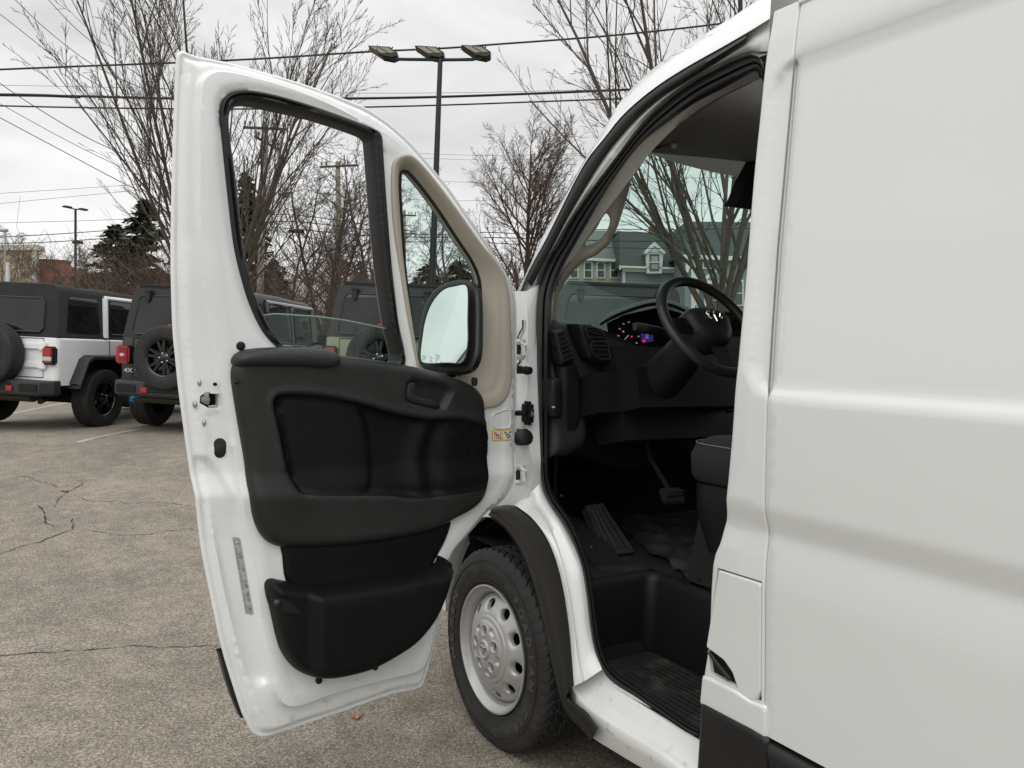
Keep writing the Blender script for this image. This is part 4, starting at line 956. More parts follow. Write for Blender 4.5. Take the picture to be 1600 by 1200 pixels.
# inner handle: dark scoop and lever
sc2 = smooth_line(duv([(653, 602), (690, 608), (697, 612), (694, 628), (688, 634), (660, 626), (654, 616)], .075), closed=True, sub=3)
relief('handle_scoop', door_map, sc2, lambda P: .0775-.004*dome(sd(sc2, P), .02), BLACK, front_door, res=.012, back=.06)
lev = smooth_line(duv([(636, 626), (635, 604), (640, 596), (650, 595), (653, 603), (652, 614), (662, 620), (688, 628), (690, 636), (684, 640), (655, 634)], .095), closed=True, sub=4)
relief('door_handle', door_map, lev, lambda P: .082+.014*dome(sd(lev, P), .012), PLASTIC, front_door, res=.006, edge_step=.004, back=.06, ang=80)
# lock knob
p = dpt(741, 603, .085); m = MB(); m.tube([p, p+np.array((0, 0, .012)), p+np.array((0, 0, .022)), p+np.array((0, 0, .027))], [.008, .010, .010, .006], 12); m.build('lock_knob', PLASTIC, front_door)
# lower filler panel and map pocket
LOW = [(441, 845), (520, 845), (610, 838), (680, 822), (706, 815), (704, 826), (692, 856), (676, 887), (672, 905), (600, 925), (470, 935), (452, 915), (446, 900), (443, 870)]
low = smooth_line(duv(LOW, .072), closed=True, sub=3)
relief('lower_panel', door_map, low, lambda P: .066+.008*dome(sd(low, P), .012)+.001*np.sin(P[:, 1]*60), PLASTIC_B, front_door, res=.012, edge_step=.008, back=.05, ang=70)
POC = [(424, 928), (425, 916), (432, 911), (449, 914), (470, 917), (498, 919.5), (550, 913), (610, 905), (680, 889.5), (694, 885), (698, 874), (703, 876), (704, 886), (700, 908), (694, 928), (685, 950), (673, 972), (645, 1005), (610, 1029), (575, 1047), (540, 1057), (505, 1062), (477, 1057), (463, 1046), (452, 1030), (445, 1015), (431, 956)]
poc = smooth_line(duv(POC, .115), closed=True, sub=3)
ptop = duv([(425, 914), (449, 914.5), (498, 920), (610, 905.5), (697, 885)], .13)
pface = duv([(498, 920)], .13)[0]
def poc_off(P):
    e = sd(poc, P); uL = duv([(424, 930)], .115)[0][0]
    o = .075+.062*dome(e, .032)
    bulge = .030*sstep(uL-P[:, 0], .09, .125)
    o += bulge*dome(e, .045)
    zt = np.interp(-P[:, 0], -ptop[:, 0], ptop[:, 1])
    o += .006*(1-sstep(zt-P[:, 1], .025, .034))
    return o
pocket = relief('map_pocket', door_map, poc, poc_off, PLASTIC_B, front_door, res=.0085, edge_step=.006, back=.05, ang=60, creases=sum([inset(poc, d_) for d_ in (.002, .006, .012, .02, .03)], []))
# pocket screws and recess
scr = smooth_line(duv([(428, 935), (447, 936), (466, 953), (470, 957), (432, 951)], .13), closed=True, sub=3)
relief('screw_recess', door_map, scr, lambda P: poc_off(P)+.0012, BLACK, pocket, res=.008)
def disc(name, x, y, off, r_, matl, parent, h=.004, sx=1., sy2=1.):
    c = duv([(x, y)], off)[0]; lp = np.array([(c[0]+r_*sx*math.cos(a), c[1]+r_*sy2*math.sin(a)) for a in np.linspace(0, 2*np.pi, 24, endpoint=False)])
    return relief(name, door_map, lp, lambda P: off+h*dome(sd(lp, P), min(r_*sx, r_*sy2)*.7), matl, parent, res=r_*.35, edge_step=r_*.25, back=off-.006, ang=80)
disc('pocket_screw', 434, 942, .128, .009, METAL_D, pocket)
for x, y in ((499, 1064), (587, 1043)): disc('pocket_clip', x, y, .07, .009, PLASTIC_D, front_door, .004)
disc('trim_plug', 369.5, 597, .105, .006, PLASTIC_D, front_door, .002)
disc('rubber_plug', 376.5, 540.5, .064, .0118, PLASTIC_D, front_door, .0025)
c = duv([(349, 702)], .058)[0]
pl = round_rect(c[0]-.0145, c[1]-.026, c[0]+.0145, c[1]+.026, .0142, 8)
relief('rubber_plug', door_map, pl, lambda P: shell_off2(P)+.0045*dome(sd(pl, P), .006)+.001, PLASTIC_D, front_door, res=.006, back=.03)
disc('access_hole', 336.5, 600.5, .0535, .0048, BLACK, front_door, .0008)
for x, y in ((311.5, 598), (305, 632), (319, 660.5)):
    disc('latch_screw', x, y, .030, .0075, RIVET, front_door, .006, .75, 1.25)
# latch mechanism inside its cut-out
lq = latch+(latch-latch.mean(0))*.15
lt = relief('door_latch', door_map, lq, lambda P: np.full(len(P), -.0+.004), BLACK, front_door, res=.02)
def dbox(name, pts, off, h, matl, parent):
    l = duv(pts, off); return relief(name, door_map, l, lambda P: off+edge_roll(sd(l, P), .002, .002), matl, parent, res=.006, back=off-h)
dbox('latch_claw', [(315, 620), (326, 617), (329, 624), (326, 633), (320, 631), (314, 627)], .028, .01, mat('latch_steel', (.30, .28, .24), .45, metal=.7), lt)
dbox('latch_plate', [(326, 634), (342, 632), (342, 638), (326, 638)], .030, .006, RIVET, lt)
dbox('latch_plate', [(318, 613), (327, 611.5), (327, 618), (319, 619)], .030, .006, RIVET, lt)
# labels: tall grey certification strip, yellow edged pictogram label
VL = duv([(370.5, 844), (381, 844), (402, 966), (391, 965)], .052)
def on_shell(d): return lambda P: shell_off2(P)+d
vls = relief('data_label', door_map, VL, on_shell(.0012), mat('label_grey', (.36, .365, .37), .5, var=(30, .06)), front_door, res=.012, edge_step=.008)
m_ = mat('label_print', (.10, .10, .105), .6)
def lerp2(q, s, t): return (q[0]*(1-s)+q[1]*s)*(1-t)+(q[3]*(1-s)+q[2]*s)*t
rr_ = random.Random(3)
bars = []
for k in range(46):
    t0 = .03+.94*k/46
    if .57 < t0 < .60 or .36 < t0 < .38: continue
    for s0, s1 in ((.12, .40), (.48, .85)) if t0 < .6 else ((.12, .30), (.55, .90)):
        if rr_.random() < .18: continue
        e = s0+(s1-s0)*rr_.uniform(.5, 1); h = .006 if t0 > .6 and s0 > .5 else .0045
        bars.append(np.array([lerp2(VL, s0, t0), lerp2(VL, e, t0), lerp2(VL, e, t0+h*1.6), lerp2(VL, s0, t0+h*1.6)]))
m = MB()
for q in bars: m.poly(door_map(q, shell_off2(q)+.0042)[::-1])
m.build('label_print', m_, vls, smooth=False)
YL = duv([(768, 672), (801, 670.5), (801.5, 688), (769, 689.5)], .064)
yl = relief('warning_label', door_map, YL, on_shell(.001), mat('label_yellow', (.70, .48, .03), .5), front_door, res=.012, edge_step=.006)
for s0, s1 in ((.05, .46), (.52, .96)):
    q = np.array([lerp2(YL, s0, .10), lerp2(YL, s1, .10), lerp2(YL, s1, .90), lerp2(YL, s0, .90)])
    relief('label_field', door_map, q, on_shell(.0022), mat('label_white', (.75, .75, .73), .5), yl, res=.008, edge_step=.005)
m = MB(); PIC = lambda pts, w: m.tube([door_map(lerp2(YL, s, t)[None], shell_off2(lerp2(YL, s, t)[None])+.0032)[0] for s, t in pts], w, 4)
PIC([(.57, .25), (.63, .2), (.68, .35), (.6, .4)], .0016); PIC([(.66, .62), (.72, .4), (.80, .5), (.77, .72), (.68, .72)], .0018); PIC([(.80, .3), (.90, .2)], .0016); PIC([(.84, .6), (.88, .7)], .002); m.build('pictogram', INK, yl)
m = MB(); PIC([(.12, .75), (.12, .3), (.22, .25)], .001); PIC([(.22, .8), (.20, .45), (.30, .35), (.34, .7), (.26, .8)], .0012); PIC([(.10, .2), (.42, .82)], .0012); PIC([(.40, .22), (.40, .8)], .001); m.build('pictogram', mat('red_print', (.45, .10, .08), .6), yl)
# embossed triangle above the label
em = smooth_line(duv([(769, 652), (771, 648), (782, 643), (790, 640), (796, 642), (797, 664), (794, 668), (772, 667)], .064), closed=True, sub=3)
m = MB(); e3 = door_map(em, shell_off2(em)+.0005); m.tube(list(e3)+[e3[0]], .0024, 6); m.build('pressed_bead', PAINT_IN, front_door)
# black rub strip on the outside, seen past the rear edge
rs = [door_map(duv([(x, y)], -.02), np.array([-.02]))[0] for x, y in ((350, 1018), (361, 1060), (371, 1090), (384, 1121))]
m = MB(); m.rows([[p, p+DD*.012-DN*.004, p+DD*.012-DN*.03, p-DD*.25-DN*.03] for p in rs]); m.build('rub_strip', PLASTIC_EXT, front_door)
# hinges, check strap and cable boot between door and pillar
HW = PAINT
for y0, y1 in ((534, 558), (730, 754)):
    a = [on_x(x, y, .015) for x, y in ((808, y0), (817, y0+1), (819, y0+6), (818, y1-4), (816, y1), (808, y1))]
    m = MB(); m.tube(a, .010, 8); m.build('door_hinge', HW, VAN)
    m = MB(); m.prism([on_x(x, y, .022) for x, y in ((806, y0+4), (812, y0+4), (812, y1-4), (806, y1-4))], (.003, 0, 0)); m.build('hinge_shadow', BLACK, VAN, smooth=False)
m = MB(); m.tube([on_x(806, 577, .015), on_x(822, 579, .022)], [.016, .012], 8); m.tube([on_x(822, 579, .02), on_x(829, 579, .026)], [.016, .013], 10); m.build('door_bumper', PLASTIC_D, VAN)
m = MB(); m.tube([on_x(806, 645.5, .01), on_x(824, 645.5, .022)], .010, 6)
for y in (636.5, 654.5): m.box(on_x(824.5, y, .030), (.03, .05, .042), bev=.010)
q = [on_x(x, y, .022) for x, y in ((828, 641), (833, 641), (833, 651), (828, 651))]; m.tube(q+[q[0]], .005, 6); m.build('check_strap', PLASTIC_D, VAN)
m = MB(); pts = []; rad_ = []
for k in range(15):
    f_ = k/14; pts.append(on_x(803+21*f_, 682+1.5*math.sin(f_*3), .022)); rad_.append(.024+(.0045 if k % 2 else -.002)-.006*(f_ > .93))
m.tube(pts, rad_, 16); m.build('cable_boot', RUBBER, VAN, ang=80)
m = MB(); q = [on_x(x, y, .05) for x, y in ((817, 500), (817, 512), (812, 520), (809, 527), (814, 548), (812, 566), (808, 570))]; m.tube(q, .003, 6); m.build('door_wire', PLASTIC_D, VAN)
# ------------------------------------------------------------------ ground
FWD = MC @ np.array([0, 0, -1.]); FWD[2] = 0; FWD /= np.linalg.norm(FWD); RGT = np.array([FWD[1], -FWD[0], 0])
def gz(x, y):
    """parking lot: level by the van, rising gently towards the row of cars and the street"""
    cx_ = (x+1.42)*RGT[0]+y*RGT[1]; fw_ = (x+1.42)*FWD[0]+y*FWD[1]
    s = np.clip((fw_-3.6)/6.0, 0, 1); s = s*s*(3-2*s)
    return s*(.29+.020*np.clip(cx_+4.3, -6, 9))
def on_ground(px, py):
    t = 3.
    for _ in range(60):
        p = CAM+sight(px, py)*t; g = gz(p[0], p[1]); d = sight(px, py)[2]
        t += (g-p[2])/d*.7
    return CAM+sight(px, py)*t
gx = np.r_[-400, -200, -120, -80, -50, np.arange(-30, 30.1, .5), 50, 80, 120, 200, 400]
gf = np.r_[-300, -150, -60, -30, -12, -6, np.arange(-3, 30.1, .5), 40, 60, 90, 150, 300, 600]
V = []; 
for f_ in gf:
    for c_ in gx:
        p = np.array([-1.42, 0, 0])+RGT*c_+FWD*f_; V.append((p[0], p[1], float(gz(p[0], p[1]))))
nx = len(gx); Fc = [(i*nx+k, i*nx+k+1, (i+1)*nx+k+1, (i+1)*nx+k) for i in range(len(gf)-1) for k in range(nx-1)]
A = bpy.data.materials.new('asphalt'); A.use_nodes = True; nt = A.node_tree; b = nt.nodes['Principled BSDF']; L = nt.links.new
tc = nt.nodes.new('ShaderNodeTexCoord')
def nd(t, **k):
    n = nt.nodes.new(t)
    for a_, v_ in k.items():
        if a_ in n.inputs: n.inputs[a_].default_value = v_
        else: setattr(n, a_, v_)
    return n
vo = nd('ShaderNodeTexVoronoi', Scale=180.); L(tc.outputs['Object'], vo.inputs['Vector'])
vo2 = nd('ShaderNodeTexVoronoi', Scale=210.); L(tc.outputs['Object'], vo2.inputs['Vector'])
cr = nd('ShaderNodeValToRGB'); cr.color_ramp.interpolation = 'LINEAR'
for p_, c_ in ((0., (.090, .077, .062)), (.25, (.166, .144, .115)), (.62, (.243, .212, .170)), (.88, (.310, .273, .222)), (.97, (.42, .375, .307))):
    e = cr.color_ramp.elements[0] if p_ == 0 else cr.color_ramp.elements[-1] if p_ == .97 else cr.color_ramp.elements.new(p_); e.position = p_; e.color = (*c_, 1)
sep = nd('ShaderNodeSeparateColor'); L(vo.outputs['Color'], sep.inputs[0]); L(sep.outputs[0], cr.inputs[0])
n1 = nd('ShaderNodeTexNoise', Scale=.9, Detail=8., Roughness=.65); L(tc.outputs['Object'], n1.inputs['Vector'])
n2 = nd('ShaderNodeTexNoise', Scale=7., Detail=6.); L(tc.outputs['Object'], n2.inputs['Vector'])
r1 = nd('ShaderNodeMapRange'); r1.inputs['From Min'].default_value = .3; r1.inputs['From Max'].default_value = .7; r1.inputs['To Min'].default_value = .74; r1.inputs['To Max'].default_value = 1.22; L(n1.outputs['Fac'], r1.inputs[0])
r2 = nd('ShaderNodeMapRange'); r2.inputs['From Min'].default_value = .3; r2.inputs['From Max'].default_value = .7; r2.inputs['To Min'].default_value = .82; r2.inputs['To Max'].default_value = 1.16; L(n2.outputs['Fac'], r2.inputs[0])
mu = nd('ShaderNodeMath', operation='MULTIPLY'); L(r1.outputs[0], mu.inputs[0]); L(r2.outputs[0], mu.inputs[1])
# a few dark oily patches
n3 = nd('ShaderNodeTexNoise', Scale=1.7, Detail=5.); L(tc.outputs['Object'], n3.inputs['Vector'])
r3 = nd('ShaderNodeMapRange'); r3.inputs['From Min'].default_value = .66; r3.inputs['From Max'].default_value = .74; r3.inputs['To Min'].default_value = 1; r3.inputs['To Max'].default_value = .55; L(n3.outputs['Fac'], r3.inputs[0])
mu2 = nd('ShaderNodeMath', operation='MULTIPLY'); L(mu.outputs[0], mu2.inputs[0]); L(r3.outputs[0], mu2.inputs[1])
sc = nd('ShaderNodeVectorMath', operation='SCALE'); L(cr.outputs[0], sc.inputs[0]); L(mu2.outputs[0], sc.inputs['Scale']); L(sc.outputs[0], b.inputs['Base Color'])
b.inputs['Roughness'].default_value = .85
bp = nd('ShaderNodeBump', Strength=.6, Distance=.004); L(vo.outputs['Distance'], bp.inputs['Height']); bp2 = nd('ShaderNodeBump', Strength=.5, Distance=.002); L(vo2.outputs['Distance'], bp2.inputs['Height']); L(bp.outputs[0], bp2.inputs['Normal']); L(bp2.outputs[0], b.inputs['Normal'])
g = mesh('ground', V, Fc, A); tag(g, kind='structure')
# painted bay lines
LINE = mat('worn_line_paint', (.42, .41, .38), .8, dirt=((.12, .11, .10), 9, .48, .8), var=(30, .2))
def ground_strip(name, pts, w, matl, kind='structure', h=.004, jag=0.):
    P = resample(np.array([on_ground(*p)[:2] for p in pts]), step=.035 if jag else .4); rows_ = []
    for i, p in enumerate(P):
        t = P[min(i+1, len(P)-1)]-P[max(i-1, 0)]; t /= np.linalg.norm(t)+1e-9; nn = np.array([-t[1], t[0]])
        if jag: p = p+nn*rng.normal()*jag
        ww = w*(1+(.5*rng.normal() if jag else 0)); ww = min(max(ww, w*.25), w*2)
        if jag and (i == 0 or i == len(P)-1): ww = w*.1
        rows_.append([(*(p+nn*s*ww/2), float(gz(*(p+nn*s*ww/2)))+h) for s in (-1, 1)])
    m = MB(); m.rows(rows_); o = m.build(name, matl, smooth=False); return tag(o, kind=kind)
ground_strip('bay_line', [(20, 735-30), (120, 692), (215, 671), (262, 661)][1:], .09, LINE)
ground_strip('bay_line', [(0, 650), (60, 638), (112, 628)], .09, LINE)
CRK = mat('crack_fill', (.030, .028, .026), .95)
for w_, pts in ((.007, [(24, 743), (48, 746), (63, 753), (78, 756), (92, 762)]), (.007, [(131, 755), (122, 761), (111, 766), (100, 773), (92, 779), (88, 787)]), (.004, [(118, 750), (127, 752), (131, 756)]),
                (.011, [(59, 789), (67, 797), (69, 803), (74, 810), (68, 816), (81, 821), (87, 825)]), (.003, [(74, 809), (81, 805), (111, 810)]), (.010, [(115, 810), (112, 815), (115, 818), (112, 828)]),
                (.009, [(112, 828), (86, 837), (66, 846), (33, 854), (0, 867), (-30, 876)]), (.005, [(112, 828), (139, 829), (159, 832), (192, 837), (227, 836), (252, 832), (290, 826), (307, 828)]),
                (.005, [(129, 778), (135, 783), (156, 784), (185, 783), (199, 786), (227, 786), (257, 784), (277, 789), (302, 790)]), (.006, [(-20, 1027), (60, 1020), (140, 1016), (200, 1010), (260, 1012), (340, 1009)]),
                (.003, [(88, 787), (80, 793), (108, 790)]), (.003, [(125, 762), (150, 763), (200, 766)])):
    ground_strip('asphalt_crack', pts, w_, CRK, h=.003, jag=.006)
# fallen leaves
def leaf(px, py, size, a, label):
    p = on_ground(px, py); m = MB(); out = []
    for k in range(15):
        q = 2*math.pi*k/15; r_ = size*(1+.35*math.cos(3*q))*(.6 if k % 2 else 1); out.append((r_*math.cos(q)*1.2, r_*math.sin(q)))
    V_ = [(p[0], p[1], p[2]+.012)]+[(p[0]+x*math.cos(a)-y*math.sin(a), p[1]+x*math.sin(a)+y*math.cos(a), p[2]+.006+.01*abs(math.sin(k))) for k, (x, y) in enumerate(out)]
    m.add(V_, [(0, k+1, (k+1) % 15+1) for k in range(15)]); m.tube([V_[0], (p[0]+size*1.8*math.cos(a), p[1]+size*1.8*math.sin(a), p[2]+.006)], .0015, 4)
    o = m.build('fallen_leaf', mat('dry_leaf', (.42, .17, .07), .7, var=(40, .3)), smooth=False); tag(o, label, 'leaf', 'fallen leaves')
leaf(557, 1122, .021, .4, 'orange dry leaf on the asphalt below the open van door')
leaf(102, 768, .034, 2.2, 'orange dry leaf beside the forked crack in the asphalt')

# ------------------------------------------------------------------ parked off-roaders (rear at local y = 0, +y forward)
JTOP = mat('hardtop_black', (.010, .010, .0105), .42, bump=(500, .2, .0006)); SOFT = mat('soft_top_cloth', (.014, .0135, .0135), .8, bump=(500, .4, .001), var=(5, .2)); FLARE = mat('fender_flare', (.022, .022, .0225), .55, var=(6, .15))
TGLASS = mat('tinted_glass', (.012, .013, .013), .03, spec=.6, var=(3, .4)); JBLK = mat('car_black_paint', (.010, .010, .011), .15, coat=1.); JWHT = mat('car_white_paint', (.86, .87, .88), .25, coat=.8); JTAN = mat('car_sand_paint', (.30, .27, .19), .25, coat=.8)
REDL = mat('red_lens', (.30, .010, .014), .15, coat=1., emit=((1, .03, .03), .06)); WHL = mat('clear_lens', (.55, .52, .5), .15, coat=1.); BLKW = mat('black_alloy', (.010, .010, .011), .25, metal=.3, coat=.5); BLUEH = mat('blue_hook', (.02, .25, .55), .4); UNDER = mat('exhaust_metal', (.09, .08, .06), .6, metal=.5)
def jeep_wheel(c, Rr, w, style, parent, spare=False, name='wheel'):
    """wheel with its axis along X (or along Y when it is a spare)"""
    o = make_tyre(name, Rr, w/2, .225, parent, TYRE, n_ang=120, groove=.008)
    rimm = MB(); rimm.lathe([(.228, -w*.45), (.236, -w*.47), (.222, -w*.44), (.212, -w*.36), (.205, -w*.15), (.2, .0), (.0001, .02)], (0, 0, 0), 'x', 60); r_ = rimm.build('rim', BLKW, o, ang=50)
    s = MB(); ns = 5 if style == 0 else 6
    for k in range(ns):
        a0 = 2*math.pi*k/ns+.3
        for da in (-.16, .16) if style == 0 else (-.20, .20):
            a = a0+da; b_ = a0+da*.35
            p0 = np.array((-w*.40, .05*math.cos(b_), .05*math.sin(b_))); p1 = np.array((-w*.40, .215*math.cos(a), .215*math.sin(a)))
            t = p1-p0; t /= np.linalg.norm(t); nn = np.array((0, -t[2], t[1]))
            s.prism([p0+nn*.020, p1+nn*.015, p1-nn*.015, p0-nn*.020], (.03, 0, 0))
    s.lathe([(.0001, -w*.43), (.035, -w*.43), (.045, -w*.40), (.075, -w*.38), (.085, -w*.33), (.09, -w*.2)], (0, 0, 0), 'x', 30); s.build('spokes', BLKW, o, ang=40)
    n_ = MB()
    for k in range(5): n_.lathe([(.0001, -w*.43), (.010, -w*.42), (.011, -w*.36)], (0, .058*math.cos(k*1.2566), .058*math.sin(k*1.2566)), 'x', 8)
    n_.build('wheel_nuts', CHROME, o)
    o.location = c
    if spare: o.rotation_euler = (0, 0, R(90))
    return o
def jeep(name, center, heading, z0, roll, paint, soft, label, H=1.88, badge=None, rimstyle=0, bluehook=False, pitch=0.):
    """center: survey (right, forward) of the middle of the tailgate; heading clockwise from the view axis"""
    xy = cam_xy(*center); yaw = math.atan2(FWD[0], FWD[1])+R(heading)
    J = empty(name, (xy[0], xy[1], z0), label, 'off-road car', 'off-road cars parked in a row', rot=(R(pitch), R(roll), -yaw))
    hw = .79; zb = .66; zt = 1.215
    # tub: rear and sides with rounded corners
    m = MB(); rr = round_rect(-hw, 0, hw, 3.05, .07, 5); k = len(rr)
    m.rows([[(x*(.985 if z < .8 else 1), y, z) for x, y in rr] for z in (zb-.06, zb, .9, zt-.03, zt-.008)]+[[(x*.985, y*.99+.015, zt) for x, y in rr]], close=True); m.poly([(x*.985, y*.99+.015, zt) for x, y in rr])
    body = m.build('body', paint, J, ang=60)
    m = MB(); m.rows([[(-hw*f, y, z) for f in (1.003,)]+[(-hw*.2, y, z)] for y, z in ((.2, zb), (.21, zt))])
    # door shut lines on both sides
    for s in (-1, 1):
        for y0, y1 in ((1.02, 1.82), (1.86, 2.80)):
            m = MB(); q = [(s*(hw+.002), y0, zt-.01), (s*(hw+.002), y0+.02, .95), (s*(hw+.002), y0+.12 if y0 < 1.5 else y0, .70), (s*(hw+.002), y1, .70), (s*(hw+.002), y1, zt-.01)]; m.tube(q, .006, 4); m.build('door_gap', BLACK, body)
    for s in (-1, 1):
        for y in (1.50, 2.40):
            h_ = MB(); h_.box((s*(hw+.018), y+.14, 1.10), (.03, .16, .035), bev=.012); h_.build('door_handle', JTOP, body)
    # tailgate with outline, hinges
    m = MB(); q = [(-.60, -.004, .70), (.60, -.004, .70), (.60, -.004, zt-.012), (-.60, -.004, zt-.012)]; m.tube([np.array(p) for p in q+[q[0]]], .005, 4); tg_ = m.build('tailgate_gap', BLACK, body)
    for z in (.86, 1.10):
        h_ = MB(); h_.box((.47, -.016, z), (.34, .028, .085), bev=.012); h_.box((.60, -.024, z), (.10, .04, .11), bev=.012); h_.build('tailgate_hinge', paint, body)
    # top
    tw = .665 if not soft else .69; T = H
    top = SOFT if soft else JTOP
    m = MB(); s_top = [(hw*.985, zt+.001), (hw*.985, zt+.03), (hw*.97-.0, zt+.05), (tw+.028, T-.11), (tw, T-.045), (tw-.07, T-.006), (tw-.25, T), ]
    prof_ = [(-x, z) for x, z in s_top]+[(x, z) for x, z in s_top[::-1]]
    def lean(z): return .02+.10*max(0, (z-zt)/(T-zt))**(1.0 if soft else 1.3)
    ysec = [None, .5, 1.0, 1.6, 2.25, 2.62]
    rws = []
    for y in ysec:
        rws.append([(x, (lean(z) if y is None else y), z-(.0 if y is None or y < 1.9 else .02)+(-.02*abs(math.sin((y or 0)*3))*(1 if soft and z > T-.02 else 0))) for x, z in prof_])
    rws.insert(1, [(x, lean(z)+.03, z+.0) for x, z in prof_]); rws[0] = [(x*.985, lean(z), z-.012*(z > T-.05)) for x, z in prof_]
    m.rows(rws); m.poly(rws[0]); tp = m.build('soft_top' if soft else 'hard_top', top, J, ang=55)
    # rear glass
    zr0, zr1 = (1.26, 1.76) if not soft else (1.28, 1.72)
    gw0, gw1 = (.63, .585) if not soft else (.56, .54)
    def rq(z, w_, dy): return [(-w_, lean(z)-dy, z), (w_, lean(z)-dy, z)]
    cor = []
    for w_, z in ((-gw0, zr0+.04), (-gw0+.04, zr0), (gw0-.04, zr0), (gw0, zr0+.04), (gw1, zr1-.05), (gw1-.05, zr1), (-gw1+.05, zr1), (-gw1, zr1-.05)): cor.append((w_, lean(z)-.012, z))
    m = MB(); m.poly(cor); rg = m.build('rear_window', TGLASS, J, smooth=False)
    m = MB(); m.tube([np.array(p) for p in cor+[cor[0]]], .012, 6); m.build('window_frame', JTOP, rg)
    if not soft:
        for s in (-1, 1):
            h_ = MB(); z = zr1+.02; h_.box((s*.455, lean(z)-.035, z+.035), (.10, .05, .035), bev=.01); h_.box((s*.455, lean(z)-.035, z-.03), (.075, .03, .11), bev=.012); h_.box((s*.455, lean(z)-.035, z-.09), (.045, .03, .05), bev=.01); h_.build('glass_hinge', JTOP, rg)
        m = MB(); m.box((0, lean(T)+.02, T-.03), (1.26, .10, .05), bev=.02); m.build('roof_spoiler', JTOP, tp)
    if not soft: m = MB(); m.box((0, lean(1.36)-.06, 1.385), (.24, .03, .035), bev=.008); m.build('brake_light', REDL, J)
    m = MB(); m.box((0, -.03, 1.33), (.10, .06, .10), bev=.02); m.build('brake_light_mast', JTOP, J)
    # side windows
    def xside(z): return np.interp(z, [zt+.05, T-.11], [hw*.97, tw+.028])+.006
    for s in (-1, 1):
        for nm, y0, y1, z1 in (('quarter_window', .17, .86, T-.16), ('side_window', 1.06, 1.80, T-.15), ('side_window', 1.92, 2.55, T-.15)):
            yy = (y0+.07*(nm == 'quarter_window'), y1); za = zt+.075
            q = [(s*xside(za), yy[0]-.05*(nm == 'quarter_window'), za), (s*xside(za), yy[1], za), (s*xside(z1), yy[1]-.03, z1), (s*xside(z1), yy[0]+.03, z1)]
            q = [tuple(p) for p in smooth_line(np.array(round_poly(q, .05)), closed=True, sub=1)]
            m = MB(); m.poly(q); w_ = m.build(nm, TGLASS, J, smooth=False)
            if not soft or nm != 'quarter_window':
                m = MB(); m.tube([np.array(p) for p in q+[q[0]]], .008 if not soft else .012, 5); m.build('window_frame', JTOP if nm == 'quarter_window' or not soft else JTOP, w_)
        # painted door frames between the windows
        m = MB()
        for y in (.96, 1.86, 2.66): m.tube([(s*(xside(zt+.03)-.004), y, zt+.02), (s*(xside(T-.14)-.004), y+(.03 if y < 1 else 0), T-.13)], .045, 8)
        m.tube([(s*(xside(T-.13)-.004), .98, T-.125), (s*(xside(T-.13)-.004), 2.66, T-.125)], .03, 8); m.build('door_frame', paint, J)
    # lamps
    for s in (-1, 1):
        x = s*.705
        h_ = MB(); h_.box((x, -.028, .985), (.185, .075, .235), bev=.022); lp_ = h_.build('tail_light', JTOP, J)
        if badge:
            h_ = MB(); h_.box((x, -.055, .985), (.175, .06, .225), bev=.02); h_.build('lens', REDL, lp_); h_ = MB(); h_.box((x-s*.01, -.088, .985), (.055, .012, .04), bev=.004); h_.build('reversing_lens', WHL, lp_)
            for z_, h2 in ((1.04, .06), (.935, .05)):
                h_ = MB(); h_.box((x-s*.01, -.086, z_), (.09, .008, h2), bev=.004); h_.build('lens_relief', mat('red_lens_dark', (.16, .004, .006), .2, coat=1.), lp_)
        else:
            h_ = MB(); h_.box((x-s*.01, -.068, 1.03), (.125, .02, .11), bev=.008); h_.build('lens', REDL, lp_); h_ = MB(); h_.box((x-s*.01, -.068, .945), (.125, .02, .055), bev=.006); h_.build('reversing_lens', WHL, lp_)
            h_ = MB(); h_.box((x-s*.01, -.068, .905), (.125, .02, .022), bev=.004); h_.build('lens', REDL, lp_)
    if badge:
        M4 = Matrix.Translation((-.60, -.006, .785)) @ Matrix.Rotation(R(90), 4, 'X')
        text_mesh('badge', '4X', .075, CHROME, J, Matrix.Translation((-.655, -.008, .785)) @ Matrix.Rotation(R(90), 4, 'X') @ Matrix.Diagonal((1.35, 1, 1, 1)), .003, .002)
        text_mesh('badge', 'e', .095, mat('badge_blue', (.03, .22, .5), .3), J, Matrix.Translation((-.545, -.008, .793)) @ Matrix.Rotation(R(90), 4, 'X') @ Matrix.Diagonal((1.4, 1, 1, 1)), .003, .003)
    # bumper, reflectors, hook, exhaust, plate
    m = MB(); rr = [(-.80, -.06), (-.70, -.20), (.70, -.20), (.80, -.06), (.80, .06), (-.80, .06)]
    m.rows([[(x*.97, y*.9, .47) for x, y in rr], [(x, y, .50) for x, y in rr], [(x, y, .64) for x, y in rr], [(x*.985, y*.93, .665) for x, y in rr]], close=True); m.poly([(x*.985, y*.93, .665) for x, y in rr]); m.poly([(x*.97, y*.9, .47) for x, y in rr]); bm_ = m.build('rear_bumper', FLARE, J, ang=30)
    m = MB(); m.box((0, -.205, .58), (.62, .02, .10), bev=.008); m.box((.55, -.203, .57), (.26, .012, .10), bev=.006); m.box((-.55, -.203, .57), (.26, .012, .10), bev=.006); m.build('bumper_pad', PLASTIC_D, bm_)
    for s in (-1, 1):
        h_ = MB(); h_.box((s*.30, -.218, .56), (.085, .012, .065), bev=.004); h_.build('reflector', REDL, bm_)
    h_ = MB(); h_.tube([(-.45, -.16, .47), (-.45, -.23, .45), (-.45, -.26, .425), (-.45, -.20, .41)], .014, 8); h_.tube([(-.50, -.16, .47), (-.40, -.16, .47)], .012, 6)
    h_.build('tow_hook', BLUEH if bluehook else JTOP, J)
    m = MB(); m.tube([(-.75, .25, .44), (.30, .22, .44)], .085, 12); m.build('silencer', UNDER, J)
